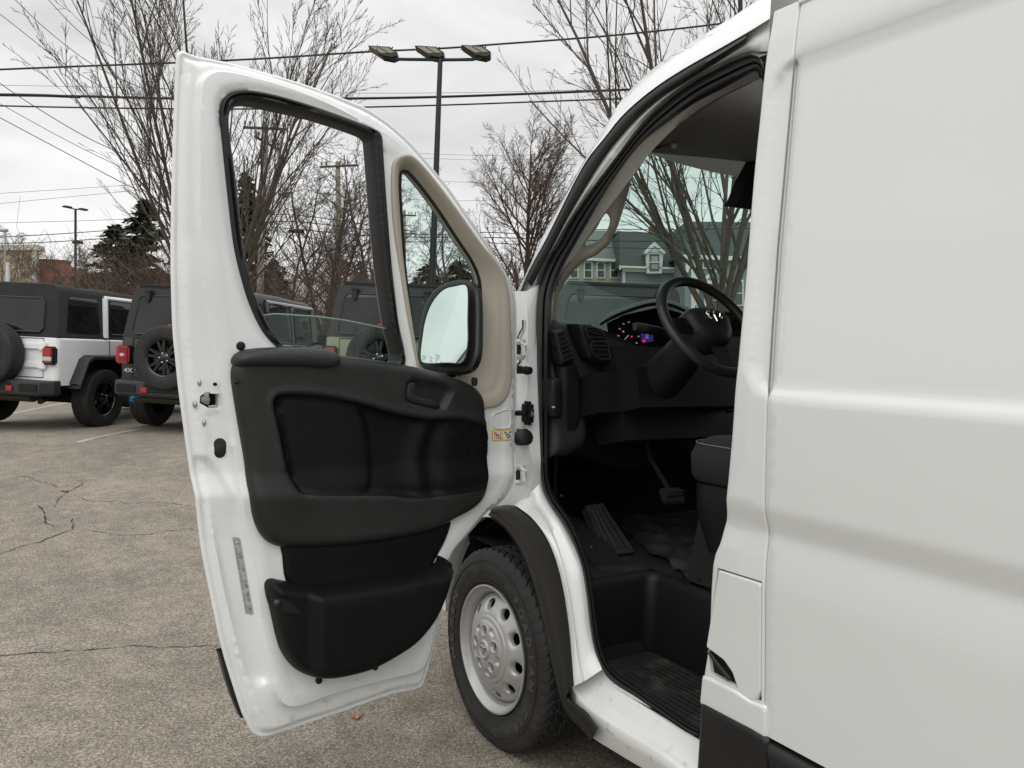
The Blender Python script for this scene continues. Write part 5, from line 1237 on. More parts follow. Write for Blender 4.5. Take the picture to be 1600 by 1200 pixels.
    m = MB(); m.tube([(.42, .2, .44), (.62, .0, .42), (.66, -.12, .40)], .035, 10); m.box((0, .9, .38), (1.3, .14, .14), bev=.04); m.box((0, 2.0, .50), (1.1, 4.0, .12)); m.build('axle', BLACK, J)
    # flares and wheels
    for s in (-1, 1):
        for yc in (.80, 3.80):
            m = MB(); rws = []
            for xa, dz in ((hw-.03, 0), (hw+.10, .0), (hw+.15, -.015), (hw+.155, -.05), (hw+.10, -.06), (hw-.1, -.06)):
                rws.append([(s*xa, yc+dy, z+dz) for dy, z in ((-.56, .62), (-.47, .80), (-.40, .945), (-.30, 1.0), (.30, 1.0), (.42, .93), (.56, .72), (.60, .60))])
            m.rows(rws); m.build('fender_flare', FLARE, J, ang=40)
            m = MB(); m.add([(s*(hw+.003), yc+dy, z) for dy, z in ((-.52, .58), (-.45, .78), (-.38, .92), (-.28, .96), (.28, .96), (.40, .89), (.52, .70), (.56, .58))], [tuple(range(8))]); m.build('wheel_well', BLACK, J, smooth=False)
            w_ = jeep_wheel((s*.80, yc, .405), .405, .25, rimstyle, J)
            if s > 0: w_.rotation_euler = (0, 0, R(180))
    jeep_wheel((-.02, -.16, 1.0-.02), .405, .25, rimstyle, J, spare=True, name='spare_wheel')
    # front end
    m = MB(); rws = [[(-.76*w_, y, z) if k == 0 else (.76*w_, y, z) if k == 3 else ((-1 if k == 1 else 1)*.62*w_, y, z+.03) for k in range(4)] for y, z, w_ in ((2.75, 1.22, 1), (3.4, 1.20, .93), (4.25, 1.14, .84), (4.30, 1.10, .83), (4.30, .6, .83))]
    m.rows(rws); m.build('hood', paint, J, ang=50)
    m = MB(); m.poly([(-.72, 2.72, 1.25), (.72, 2.72, 1.25), (.66, 2.50, 1.74), (-.66, 2.50, 1.74)]); m.build('windshield', TGLASS, J, smooth=False)
    m = MB(); m.box((0, 4.42, .58), (1.6, .2, .2), bev=.03); m.build('front_bumper', FLARE, J)
    for s in (-1, 1):
        m = MB(); m.box((s*.98, 2.55, 1.32), (.2, .10, .16), bev=.03); m.tube([(s*.78, 2.58, 1.24), (s*.9, 2.56, 1.28)], .02, 6); m.build('wing_mirror', JTOP, J)
    return J
def round_poly(q, r_):
    q = [np.array(p, float) for p in q]; out = []
    for i, p in enumerate(q):
        a, b_ = q[i-1], q[(i+1) % len(q)]
        u = (a-p)/np.linalg.norm(a-p); v = (b_-p)/np.linalg.norm(b_-p)
        for t in np.linspace(0, 1, 5): out.append(p+u*r_*(1-t)**2+v*r_*t**2)
    return out
jeep('parked_offroader', (-6.62, 9.93), 7, .255, .8, JWHT, True, 'white off-road car with black soft top, leftmost of the parked row', H=1.92)
jeep('parked_offroader', (-4.32, 9.84), 7, .275, 1.2, JBLK, False, 'black off-road car with hard top, blue tow hook and full red tail lights', H=1.92, badge=True, rimstyle=1, bluehook=True)
jeep('parked_offroader', (-1.56, 9.36), 7, .355, 1.2, JTAN, False, 'sand coloured off-road car with black hard top seen through the door window', H=1.92)
jeep('parked_offroader', (1.17, 8.88), 7, .40, 1.2, JBLK, False, 'dark off-road car seen through the windscreen of the van', H=1.92)
# ------------------------------------------------------------------ trees
BARK = mat('bark', (.085, .068, .055), .9, var=(8, .3)); BARK_L = mat('pale_bark', (.125, .11, .092), .9, var=(8, .3)); BARK_R = mat('reddish_bark', (.10, .070, .052), .9, var=(8, .3))
CSN = {n: (np.cos(np.arange(n)*2*np.pi/n), np.sin(np.arange(n)*2*np.pi/n)) for n in (3, 5, 7, 10)}; FQ = {}
def quad_mesh(name, V, Fq, matl, parent=None):
    me = bpy.data.meshes.new(name); me.vertices.add(len(V)); me.vertices.foreach_set('co', V.astype(np.float32).ravel())
    me.loops.add(len(Fq)*4); me.polygons.add(len(Fq)); me.loops.foreach_set('vertex_index', Fq.astype(np.int32).ravel())
    me.polygons.foreach_set('loop_start', np.arange(0, len(Fq)*4, 4, dtype=np.int32)); me.polygons.foreach_set('use_smooth', [True]*len(Fq)); me.update(calc_edges=True); me.validate()
    me.materials.append(matl); return link(bpy.data.objects.new(name, me), parent)
def bare_tree(name, base, H, label, seed, matl=BARK, stems=5, spread=.55, r0=.16, trunk=.12, levels=4, kids=(7, 8, 6, 4), curve=.10, up=.10, first=.25, lean=(0, 0), twig=.006, lengths=(.62, .45, .38, .34), angle=(28, 55), group='bare deciduous trees', cat='tree', gn=5):
    rd = random.Random(seed); base = np.asarray(base, float)
    TV, TF = [], []; CV, CF = [], []; cnt = {True: 0, False: 0}
    def seg(pts, rr, n, main):
        V_, F_ = (TV, TF) if main else (CV, CF); b_ = sum(len(x) for x in V_) if False else cnt[main]; 
        P_ = np.array(pts); T_ = np.empty_like(P_); T_[1:-1] = P_[2:]-P_[:-2]; T_[0] = P_[1]-P_[0]; T_[-1] = P_[-1]-P_[-2]
        T_ /= np.sqrt((T_*T_).sum(1))[:, None]+1e-9
        a = np.stack([T_[:, 1]*.93-T_[:, 2]*.17, T_[:, 2]*.31-T_[:, 0]*.93, T_[:, 0]*.17-T_[:, 1]*.31], 1); l = np.sqrt((a*a).sum(1)); a /= np.maximum(l, .05)[:, None]
        c = np.stack([T_[:, 1]*a[:, 2]-T_[:, 2]*a[:, 1], T_[:, 2]*a[:, 0]-T_[:, 0]*a[:, 2], T_[:, 0]*a[:, 1]-T_[:, 1]*a[:, 0]], 1)
        cs, sn_ = CSN[n]; R2 = np.array(rr)[:, None, None]
        V_.append((P_[:, None, :]+R2*(a[:, None, :]*cs[None, :, None]+c[:, None, :]*sn_[None, :, None])).reshape(-1, 3))
        m_ = len(pts)
        if (m_, n) not in FQ:
            FQ[(m_, n)] = np.array([(i*n+k, i*n+(k+1) % n, (i+1)*n+(k+1) % n, (i+1)*n+k) for i in range(m_-1) for k in range(n)])
        F_.append(FQ[(m_, n)]+b_); cnt[main] += m_*n
    def branch(p, d, L_, r_, lv):
        n = max(3, gn-lv+1); pts = [p]; st = L_/n
        for i in range(n):
            w = np.array([rd.gauss(0, 1), rd.gauss(0, 1), rd.gauss(0, 1)])
            d = d+w*curve*(1+.4*lv)+np.array([0, 0, up]); d /= math.sqrt(d @ d); pts.append(pts[-1]+d*st)
        re = max(twig*.7, r_*.28); rr = [r_+(re-r_)*i/n for i in range(n+1)]
        seg(pts, rr, 7 if lv == 0 else 5 if lv == 1 else 3, lv == 0)
        if lv >= levels: return
        nk = kids[min(lv, len(kids)-1)]; nk = max(1, int(nk*rd.uniform(.75, 1.25)))
        for k in range(nk):
            f_ = (first if lv == 0 else .18)+(1-(first if lv == 0 else .18))*(k+rd.random())/nk; f_ = min(f_, .98)
            i = min(int(f_*n), n-1); q = pts[i]+(pts[i+1]-pts[i])*(f_*n-i); t = pts[i+1]-pts[i]; t /= math.sqrt(t @ t)
            g1, g2, g3 = rd.gauss(0, 1), rd.gauss(0, 1), rd.gauss(0, 1); ax = np.array([t[1]*g3-t[2]*g2, t[2]*g1-t[0]*g3, t[0]*g2-t[1]*g1]); ax /= math.sqrt(ax @ ax)+1e-9
            an = R(rd.uniform(*angle)); nd_ = t*math.cos(an)+ax*math.sin(an)
            branch(q, nd_, L_*lengths[min(lv, len(lengths)-1)]*((.62+.5*math.sin(math.pi*min(f_*1.15, 1))) if (lv == 0 and stems == 1) else (1.15-.55*f_))*rd.uniform(.75, 1.2), max(twig, rr[i]*.55), lv+1)
    if trunk > 0:
        tp = base+np.array([lean[0]*trunk*H, lean[1]*trunk*H, trunk*H])
        seg([base-np.array([0, 0, .2]), base+(tp-base)*.15, base+(tp-base)*.6, tp], [r0*1.35, r0*1.1, r0, r0*.95], 10, True)
    else: tp = base
    for s in range(stems):
        a = 2*math.pi*(s+rd.uniform(-.25, .25))/stems; t = spread*rd.uniform(.35, 1.1) if stems > 1 else 0
        d = np.array([math.cos(a)*t+lean[0], math.sin(a)*t+lean[1], 1.0]); d /= np.linalg.norm(d)
        branch(tp, d, H*(1-trunk)*rd.uniform(.8, 1.05), r0*(.62 if stems > 1 else .9), 0)
    e = empty(name, tuple(base), label, cat, group, world=True)
    quad_mesh('trunk', np.vstack(TV), np.vstack(TF), matl, e); quad_mesh('crown', np.vstack(CV), np.vstack(CF), matl, e); return e
def gpt(px, d):
    p = at(px, 560, d); return np.array([p[0], p[1], float(gz(p[0], p[1]))])
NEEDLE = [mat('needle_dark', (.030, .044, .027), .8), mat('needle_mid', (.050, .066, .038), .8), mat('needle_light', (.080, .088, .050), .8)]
def conifer(name, base, H, Rb, label, seed, mats=NEEDLE, dens=1., zlo=.06, shape=1.0):
    rd = np.random.default_rng(seed); e = empty(name, tuple(base), label, 'tree', 'evergreen trees', world=True)
    m = MB(); m.tube([base, base+(0, 0, H*.98)], [H*.018, H*.002], 7); m.build('trunk', BARK, e)
    V = [[], [], []]; Fq = [[], [], []]
    n = int(H*22*dens)
    for i in range(n):
        z = zlo+(1-zlo)*(i+rd.random())/n; a = rd.random()*6.283; rl = Rb*(1-z)**shape*rd.uniform(.55, 1.1)+.12
        k = int(6+rl*10)
        for j in range(k):
            f_ = (j+rd.random())/k; r_ = rl*f_; c = base+np.array([r_*math.cos(a), r_*math.sin(a), z*H-.16*rl*f_**1.5+rd.normal()*.05])
            s = .16+.12*rd.random(); u = np.array([math.cos(a+rd.normal()*.8), math.sin(a+rd.normal()*.8), -.25+rd.normal()*.3]); v = np.array([-u[1], u[0], rd.normal()*.5])
            t = 0 if f_ < .45 else (1 if rd.random() < .75 else 2); b_ = len(V[t])
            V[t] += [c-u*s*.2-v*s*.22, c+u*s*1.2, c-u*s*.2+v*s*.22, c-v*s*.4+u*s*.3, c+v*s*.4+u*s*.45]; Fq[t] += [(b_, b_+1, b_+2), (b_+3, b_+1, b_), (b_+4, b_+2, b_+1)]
    AV = []; AF = []; MI = []
    for t in range(3):
        b_ = len(AV); AV += V[t]; AF += [tuple(i+b_ for i in q) for q in Fq[t]]; MI += [t]*len(Fq[t])
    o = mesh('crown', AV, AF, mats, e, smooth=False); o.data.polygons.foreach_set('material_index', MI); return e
# the big vase-shaped tree behind the open door
bare_tree('bare_tree', gpt(338, 23), 11.0, 'wide vase-shaped bare tree behind the rear edge of the open van door', 11, BARK, stems=11, spread=.50, r0=.12, trunk=.07, levels=4, kids=(11, 7, 5, 3), up=.035, curve=.035, first=.12, lengths=(.46, .42, .42, .40), angle=(12, 32), twig=.0062, lean=(-.02, .0))
# the rounded lone tree between door and van
bare_tree('bare_tree', gpt(815, 36), 10.3, 'rounded twiggy bare tree standing between the door and the van pillar', 5, BARK_R, stems=1, spread=.0, r0=.17, trunk=.14, levels=4, kids=(52, 13, 8, 4), up=.05, curve=.035, first=.02, lengths=(.43, .40, .42, .42), angle=(28, 54), twig=.0062, gn=7)
# multi-stemmed street tree beyond the windscreen
bare_tree('bare_tree', gpt(1122, 19), 11.5, 'multi-stemmed bare street tree beyond the windscreen, its twigs above the roof', 3, BARK, stems=8, spread=.52, r0=.135, trunk=.135, levels=4, kids=(10, 7, 5, 3), up=.02, curve=.04, first=.10, lengths=(.46, .42, .40, .38), angle=(14, 36), twig=.006)
for i, (px, d, H, lab, st, sp) in enumerate(((452, 44, 11.5, 'dark bare tree with crooked limbs behind the near utility pole', 3, .5), (505, 40, 10.5, 'bare tree with dense brown twigs between the two utility poles', 4, .6), (578, 43, 12.5, 'tall thin bare tree just right of the second utility pole', 2, .22),
                                     (28, 34, 5.6, 'small pale bare tree in front of the tan building', 4, .4), (100, 40, 5.5, 'small bare tree in front of the brick building', 5, .6), (700, 46, 9.5, 'bare tree behind the quarter window and lamp post', 4, .5), (600, 50, 10, 'bare tree beside the window frame, half hidden', 3, .5), (545, 52, 9, 'bare tree with fine twigs far behind the second pole', 4, .5))):
    bare_tree('bare_tree', gpt(px, d), H, lab, 20+i, (BARK_R, BARK, BARK_L)[i % 3] if i != 3 else BARK_L, stems=st, spread=sp, r0=.17 if H > 7 else .07, trunk=.16, levels=4, kids=(12, 8, 5, 3), up=.03, curve=.10, first=.12, lengths=(.45, .45, .42), angle=(25, 60), twig=.009 if i != 3 else .006)
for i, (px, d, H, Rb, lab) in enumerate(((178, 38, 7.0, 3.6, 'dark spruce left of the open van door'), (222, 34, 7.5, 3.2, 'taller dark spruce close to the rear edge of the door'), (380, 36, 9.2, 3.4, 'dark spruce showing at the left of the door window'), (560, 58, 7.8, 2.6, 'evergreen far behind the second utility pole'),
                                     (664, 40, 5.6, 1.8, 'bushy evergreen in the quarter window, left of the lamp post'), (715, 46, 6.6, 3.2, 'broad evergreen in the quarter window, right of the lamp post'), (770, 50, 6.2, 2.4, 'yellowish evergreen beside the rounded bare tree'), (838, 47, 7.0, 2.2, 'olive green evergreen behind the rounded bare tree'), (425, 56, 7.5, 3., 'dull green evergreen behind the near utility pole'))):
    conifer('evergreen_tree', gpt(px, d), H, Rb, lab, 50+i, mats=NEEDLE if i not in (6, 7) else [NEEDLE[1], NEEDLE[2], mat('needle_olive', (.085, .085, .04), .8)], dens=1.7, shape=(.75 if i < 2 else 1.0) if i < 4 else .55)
# thicket of brown twigs along the far edge of the lot
def thicket(name, spans, seed):
    rd = random.Random(seed); V = []; Fc = []
    for (x0, x1, d0, d1, h0, h1, n) in spans:
        for _ in range(n):
            px = rd.uniform(x0, x1); d = rd.uniform(d0, d1); p = gpt(px, d); h = rd.uniform(h0, h1)
            for _ in range(3):
                dr = np.array([rd.gauss(0, .45), rd.gauss(0, .45), 1.0]); q = p+np.array([rd.gauss(0, .3), rd.gauss(0, .3), 0]); r_ = .012
                pts = [q]; 
                for k in range(4): dr = dr+np.array([rd.gauss(0, .18), rd.gauss(0, .18), -.02]); pts.append(pts[-1]+dr*h/4)
                chains = [(pts, r_)]
                for k in range(1, 5):
                    for _ in range(3):
                        a = pts[k]; u = dr*.35+np.array([rd.gauss(0, .6), rd.gauss(0, .6), rd.gauss(.25, .4)]); chains.append(([a, a+u*h*.14, a+(u+np.array([rd.gauss(0, .3), rd.gauss(0, .3), .1]))*h*.26], .007))
                for ch, rr in chains:
                    b_ = len(V)
                    for i, c in enumerate(ch):
                        r2 = rr*(1-.5*i/len(ch)); V += [c+np.array([r2, 0, 0]), c+np.array([-r2*.5, r2*.87, 0]), c+np.array([-r2*.5, -r2*.87, 0])]
                    for i in range(len(ch)-1):
                        for k2 in range(3): Fc.append((b_+i*3+k2, b_+i*3+(k2+1) % 3, b_+(i+1)*3+(k2+1) % 3, b_+(i+1)*3+k2))
    o = mesh(name, V, Fc, mat('thicket_twigs', (.115, .078, .058), .9, var=(.7, .35)), None, smooth=False); tag(o, 'brown leafless thicket along the far edge of the parking lot', 'undergrowth', kind='stuff')
thicket('undergrowth', [(128, 345, 27, 33, 2.2, 4.4, 230), (345, 640, 30, 46, 2.2, 4.8, 330), (640, 870, 34, 48, 2.2, 4.5, 180)], 4)

# ------------------------------------------------------------------ lamp posts, poles, wires
POLE = mat('dark_green_metal', (.018, .022, .022), .4, metal=.3); LENS = mat('lamp_lens', (.28, .25, .19), .4); WOOD = mat('weathered_pole', (.33, .30, .25), .9, var=(5, .25), bump=(30, .4, .01)); WOOD2 = mat('crossarm_wood', (.13, .105, .085), .9)
CERAM = mat('insulator', (.12, .10, .09), .4)
d = 24.; bp = gpt(674, d); tpz = at(688, 92, d)
lp = empty('lamp_post', tuple(bp), 'tall dark lamp post with three flat lamp heads above the van door', 'lamp post', world=True)
bt = at(674, 470, d); bt2 = bt+(bt-tpz)*((bt[2]-bp[2])/(tpz[2]-bt[2]))
m = MB(); m.tube([bt2, tpz], [.125, .075], 12); pole = m.build('post', POLE, lp)
m = MB(); r_ = MC @ np.array([1, 0, 0]); a0 = at(612, 90, d); a1 = at(755, 91, d); m.tube([at(592, 84, d), at(606, 89, d), at(618, 92.5, d), at(688, 93.5, d), at(738, 93, d), at(752, 90, d), at(758, 84, d)], .05, 8); m.build('bracket', POLE, lp)
vis = MC @ np.array([0, 0, -1.])
for px, py, sx2 in ((598, 79, 1), (671, 79, 1), (744, 78, 1)):
    c = at(px, py, d-.1); u = at(px+20, py+6.5, d)-at(px, py, d); v = MC @ np.array([.0, .06, .0])
    ax = u/np.linalg.norm(u); side = np.cross(ax, (0, 0, 1)); side /= np.linalg.norm(side); nn = np.cross(side, ax)
    m = MB(); h1, h2 = .40, .30
    lo_ = [c+ax*x+side*y for x, y in ((-h1, -.2), (h1*.8, -.2), (h1, -.1), (h1, .1), (h1*.8, .2), (-h1, .2))]
    lo_ = [c-(MC @ np.array([.47*s, 0, 0]))*0+(MC @ np.array([x, y, z])) for s, x, y, z in ((0, -.46, .16, .0), (0, .20, .12, .0), (0, .46, -.06, .0), (0, .44, -.14, 0.), (0, .30, -.2, 0.), (0, -.02, -.14, .0))]
    m.prism([p+vis*.0 for p in lo_], vis*.45); hd = m.build('lamp_head', POLE, lp, smooth=False)
    m = MB(); q = [c+(MC @ np.array(t)) for t in ((-.40, .12, .012), (.16, .09, .012), (.38, -.06, .012), (-.04, -.085, .012))]; m.poly(q); ln = m.build('lamp_lens', LENS, hd, smooth=False)
    m = MB(); m.tube([q[0]*.5+q[1]*.5, q[2]*.5+q[3]*.5], .012, 4); m.build('lens_bar', POLE, ln)
    m = MB()
    for k in range(7): m.box(c+(MC @ np.array((-.40+.1*k, .16-.006*k, -.2))), (.03, .4, .03))
    m.build('heat_fin', POLE, hd)
d = 42.; b2 = gpt(118, d); t2 = at(118, 327, d)
l2 = empty('lamp_post', tuple(b2), 'slim distant lamp post with two arms at the left, before the brick building', 'lamp post', world=True)
m = MB(); m.tube([b2, t2], [.09, .06], 8); m.build('post', POLE, l2); m = MB(); m.tube([at(104, 324, d), t2, at(130, 327, d)], .035, 6); m.build('bracket', POLE, l2)
for px, py in ((105, 323.3), (130, 327.3)): m = MB(); m.box(at(px, py, d), (.42, .3, .09), rz=.5, bev=.02); m.build('lamp_head', POLE, l2)
m = MB(); m.tube([at(114, 378.5, d), at(129, 379, d)], .09, 8); m.build('splice_box', BLACK, l2)
def utility_pole(px0, y0, px1, d, arms, label, r_=.15):
    b_ = gpt(px1, d); t_ = at(px0, y0, d); e = empty('utility_pole', tuple(b_), label, 'utility pole', 'wooden utility poles', world=True)
    m = MB(); m.tube([b_, t_], [r_*1.15, r_*.8], 10); m.build('pole', WOOD, e)
    for (xa, ya), (xb, yb), dd in arms:
        A_, B_ = at(xa, ya, d-.18), at(xb, yb, d-.18+dd); m = MB(); t = B_-A_
        m.tube([A_, B_], .07, 4); ar = m.build('crossarm', WOOD2, e)
        for f_ in (.04, .16, .52, .72, .95):
            p = A_+t*f_; m = MB(); m.lathe([(.0001, .26), (.05, .24), (.035, .19), (.06, .16), (.035, .12), (.02, .0)], p+(0, 0, .03), 'z', 8); m.build('insulator', CERAM, ar)
    return e
up1 = utility_pole(414, 196, 403, 33, [((380, 199), (446, 202), 0), ((398, 213), (436, 234), 1.2)], 'weathered utility pole with two crossarms inside the left of the door window')
up2 = utility_pole(528, 253, 531, 42, [((500, 261), (560, 258), 0)], 'grey utility pole with one crossarm in the middle of the door window', .16)
utility_pole(632, 328, 633, 60, [((627, 336), (650, 337), 0)], 'thin distant utility pole seen in the quarter window', .13)
m = MB(); b_ = gpt(7, 30); m.tube([b_, at(8, 358, 30)], .03, 6); m.tube([at(0, 360, 30), at(12, 360, 30)], .06, 6)
o = m.build('signal_mast', mat('galvanised', (.35, .36, .36), .5, metal=.4)); tag(o, 'thin galvanised mast with a small box at the left edge', 'mast')
m = MB(); b_ = gpt(12, 27); m.tube([b_, at(12.5, 410, 27)], .07, 10); o = m.build('bollard_pipe', mat('white_pipe', (.6, .6, .58), .6)); tag(o, 'short white pipe post standing in front of the tan building', 'post')
WIRE = mat('cable_black', (.012, .012, .013), .6)
wires = [([(-60, 111), (140, 103), (275, 98), (420, 91), (575, 81), (700, 75), (765, 70), (950, 56), (1110, 39), (1400, 0)], 27, .040, 'black cable crossing just behind the three-headed lamp post'),
         ([(-60, 148), (0, 148), (60, 149), (125, 151.5)], 26, .060, 'thick bundled sleeve on the cable left of the door'),
         ([(-60, 148), (125, 150.5), (275, 154), (420, 155), (545, 154), (700, 151), (985, 140), (1300, 126)], 26, .050, 'thickest black cable behind the lamp post mast'),
         ([(-60, 164), (120, 168), (275, 170), (430, 170), (590, 167), (700, 164), (975, 154), (1300, 142)], 26, .032, 'lower black cable directly below the thickest one'),
         ([(-60, 132), (150, 136), (275, 139), (520, 145), (700, 145), (985, 139)], 34, .010, 'hair-thin wire just above the thickest cable'),
         ([(24, 0), (70, 44), (145, 101), (210, 133), (270, 156)], 25, .014, 'middle of the slanting wires at upper left'),
         ([(76, 0), (120, 46), (182, 94), (270, 150)], 25, .014, 'rightmost slanting wire at upper left'),
         ([(-30, 0), (0, 22), (108, 105), (189, 152), (275, 190)], 25, .014, 'leftmost slanting wire at upper left'),
         ([(-30, 104), (0, 130), (68, 175), (150, 222), (270, 272)], 25, .016, 'slanting wire that starts left of the tree below the cables'),
         ([(-30, 145), (0, 162), (111, 223), (200, 266), (270, 295)], 25, .012, 'second slanting wire low on the left'),
         ([(-30, 168), (0, 184), (111, 243), (200, 290), (270, 322)], 25, .016, 'lowest slanting wire on the left'),
         ([(-30, 304), (115, 295), (270, 284)], 50, .014, 'upper faint wire low in the left sky'),
         ([(-30, 321), (135, 305), (270, 292)], 50, .014, 'lower faint wire low in the left sky'),
         ([(-30, 349), (155, 344), (270, 338)], 48, .016, 'thin wire above the two dark ones at the left edge'),
         ([(-30, 372), (100, 365), (263, 352), (360, 340), (446, 335), (590, 354), (650, 362)], 40, .026, 'upper dark cable sagging past the near utility pole'),
         ([(-30, 382), (100, 377), (263, 364), (380, 352), (452, 346), (590, 361), (680, 367), (755, 363), (840, 366), (926, 359), (1065, 359), (1200, 356)], 40, .028, 'upper of three street cables behind the windscreen'),
         ([(440, 356), (590, 369), (755, 371), (840, 373), (905, 375), (1030, 377), (1165, 373)], 40, .030, 'middle of three street cables behind the windscreen'),
         ([(590, 378), (755, 379), (840, 384), (913, 386), (1025, 388), (1141, 386), (1200, 384)], 40, .026, 'lowest of three street cables behind the windscreen'),
         ([(447, 202), (480, 232), (520, 254), (560, 259)], 37, .016, 'sagging wire joining the two utility pole crossarms'),
         ([(500, 229), (590, 238), (660, 240), (760, 243), (905, 240), (1000, 236)], 52, .012, 'upper faint wire behind the rounded bare tree'),
         ([(500, 238), (660, 247), (760, 250), (905, 247)], 52, .011, 'second faint wire behind the rounded bare tree'),
         ([(620, 281), (760, 285), (905, 282), (1060, 278), (1180, 276)], 52, .012, 'third faint wire behind the rounded bare tree'),
         ([(628, 311), (700, 314), (900, 308)], 52, .014, 'faint wire crossing the top of the quarter window')]
for pts, d, r_, lab in wires:
    m = MB(); q = smooth_line(np.array([at(x, y, d) for x, y in pts]), sub=5); m.tube(list(q), r_*.85, 5)
    o = m.build('overhead_wire', WIRE); tag(o, lab, 'overhead wire', 'overhead wires')
m = MB(); m.tube([at(452, 361, 38), at(475, 362.5, 38)], .09, 8); o = m.build('splice_closure', BLACK); tag(o, 'black cylinder hanging on the cable inside the door window', 'cable box')

# ------------------------------------------------------------------ buildings
CLAP = bpy.data.materials.new
def clapboard(name, col, scale=7.):
    m_ = mat(name, col, .7); nt = m_.node_tree; b_ = nt.nodes['Principled BSDF']
    tc = nt.nodes.new('ShaderNodeTexCoord'); sx_ = nt.nodes.new('ShaderNodeSeparateXYZ'); nt.links.new(tc.outputs['Object'], sx_.inputs[0])
    mu = nt.nodes.new('ShaderNodeMath'); mu.operation = 'MULTIPLY'; mu.inputs[1].default_value = scale; nt.links.new(sx_.outputs['Z'], mu.inputs[0])
    fr_ = nt.nodes.new('ShaderNodeMath'); fr_.operation = 'FRACT'; nt.links.new(mu.outputs[0], fr_.inputs[0])
    rp = nt.nodes.new('ShaderNodeMapRange'); rp.inputs['From Max'].default_value = .22; rp.inputs['To Min'].default_value = .55; nt.links.new(fr_.outputs[0], rp.inputs[0])
    sc = nt.nodes.new('ShaderNodeVectorMath'); sc.operation = 'SCALE'; sc.inputs[0].default_value = col; nt.links.new(rp.outputs[0], sc.inputs['Scale']); nt.links.new(sc.outputs[0], b_.inputs['Base Color']); return m_
SLATE = clapboard('dark_shingles', (.040, .048, .046), 5.); SLATE2 = clapboard('grey_shingles', (.10, .105, .10), 5.); BLUE = clapboard('blue_clapboard', (.22, .25, .265), 6.5); CREAM = clapboard('cream_clapboard', (.42, .38, .29), 6.); TRIMW = mat('white_trim', (.66, .67, .65), .6); BRICK = mat('brick', (.27, .095, .055), .85, var=(3, .2)); TAN = mat('tan_stucco', (.42, .33, .22), .8, var=(2, .1)); WGL = mat('house_glass', (.05, .06, .06), .05, spec=.8); CURT = mat('curtain', (.35, .36, .35), .8)
view_r = MC @ np.array([1, 0, 0.]); view_r[2] = 0; view_r /= np.linalg.norm(view_r)
class Face:
    """upright wall facing the car park: the traced house front at distance d"""
    def __init__(s, d): s.d = d; s.p = at(1030, 400, d); s.n = FWD
    def q(s, x, y, off=0.): return on_plane(x, y, s.p-s.n*off, s.n)
def fquad(F_, pts, name, matl, parent, off=0., thick=.1, smooth=False):
    m = MB(); m.prism([F_.q(x, y, off) for x, y in pts], s_n(F_, thick)); return m.build(name, matl, parent, smooth=False)
def s_n(F_, t): return F_.n*t
def rect(x0, y0, x1, y1): return [(x0, y0), (x1, y0), (x1, y1), (x0, y1)]
def window(F_, x0, y0, x1, y1, parent, off=.05, bars=True):
    w_ = fquad(F_, rect(x0-2, y0-2.5, x1+2, y1+2), 'window', TRIMW, parent, off+.04, .1)
    fquad(F_, rect(x0, y0, x1, y1), 'pane', WGL, w_, off+.06, .05)
    if bars: fquad(F_, rect(x0, (y0+y1)/2-.5, x1, (y0+y1)/2+.7), 'sash_bar', TRIMW, w_, off+.09, .04)
    return w_
# cream house at left of the windscreen
Fh = Face(44.)
h = empty('house', tuple(gpt(925, 44)), 'cream clapboard house with grey roof left of the mansard house', 'house', 'old wooden houses across the street', world=True)
fquad(Fh, [(862, 401), (968, 405), (968, 520), (862, 520)], 'wall', CREAM, h, 0, 6)
m = MB(); a, b_ = Fh.q(858, 402, .3), Fh.q(969, 406, .3); c, e_ = Fh.q(969, 360, -4), Fh.q(876, 360, -4); m.poly([a, b_, c, e_]); m.build('roof', SLATE2, h, smooth=False)
fquad(Fh, [(858, 400.5), (969, 405), (969, 409), (858, 404.5)], 'fascia', TRIMW, h, .3, .2)
for x0 in (892, 914, 934, 955): window(Fh, x0, 411, x0+10, 433, h)
# blue house with slate mansard roof and dormer
Fh = Face(42.)
h = empty('house', tuple(gpt(1020, 42)), 'blue-grey house with dark mansard roof and a white dormer', 'house', 'old wooden houses across the street', world=True)
fquad(Fh, [(975, 416), (1070, 424), (1070, 540), (975, 540)], 'wall', BLUE, h, 0, 8)
m = MB(); a = [Fh.q(*p, o_) for p, o_ in (((968, 417), .35), ((1062, 418), .35), ((1070, 366), -1.0), ((968, 361), -1.0))]; m.poly(a); m.poly([a[3], a[2], a[2]+FWD*6+np.array((0, 0, .5)), a[3]+FWD*6+np.array((0, 0, .5))]); m.poly([a[0], a[3], a[3]+FWD*6, a[0]+FWD*6]); rf = m.build('roof', SLATE, h, smooth=False)
fquad(Fh, [(968, 415), (1064, 418), (1064, 421), (968, 418)], 'gutter', TRIMW, h, .5, .3); fquad(Fh, [(973, 418), (1064, 421), (1064, 427), (973, 424)], 'cornice', TRIMW, h, .2, .15)
fquad(Fh, rect(973, 424, 977, 540), 'corner_board', TRIMW, h, .05, .1)
dm = fquad(Fh, [(1010, 393), (1037, 393), (1034, 427), (1011, 427)], 'dormer', TRIMW, h, .5, 1.6)
fquad(Fh, [(1007, 394), (1023, 378), (1040, 394), (1038, 397), (1023, 384), (1010, 397)], 'dormer_gable', TRIMW, dm, .65, 1.6)
fquad(Fh, [(1012, 394), (1023, 384), (1036, 394)], 'dormer_face', TRIMW, dm, .55, .05)
fquad(Fh, rect(1015, 397, 1030, 423), 'dormer_window', WGL, dm, .54, .05); fquad(Fh, rect(1018, 400, 1028, 420), 'curtain', CURT, dm, .56, .02); fquad(Fh, rect(1014, 409, 1031, 410.6), 'sash_bar', TRIMW, dm, .62, .05)
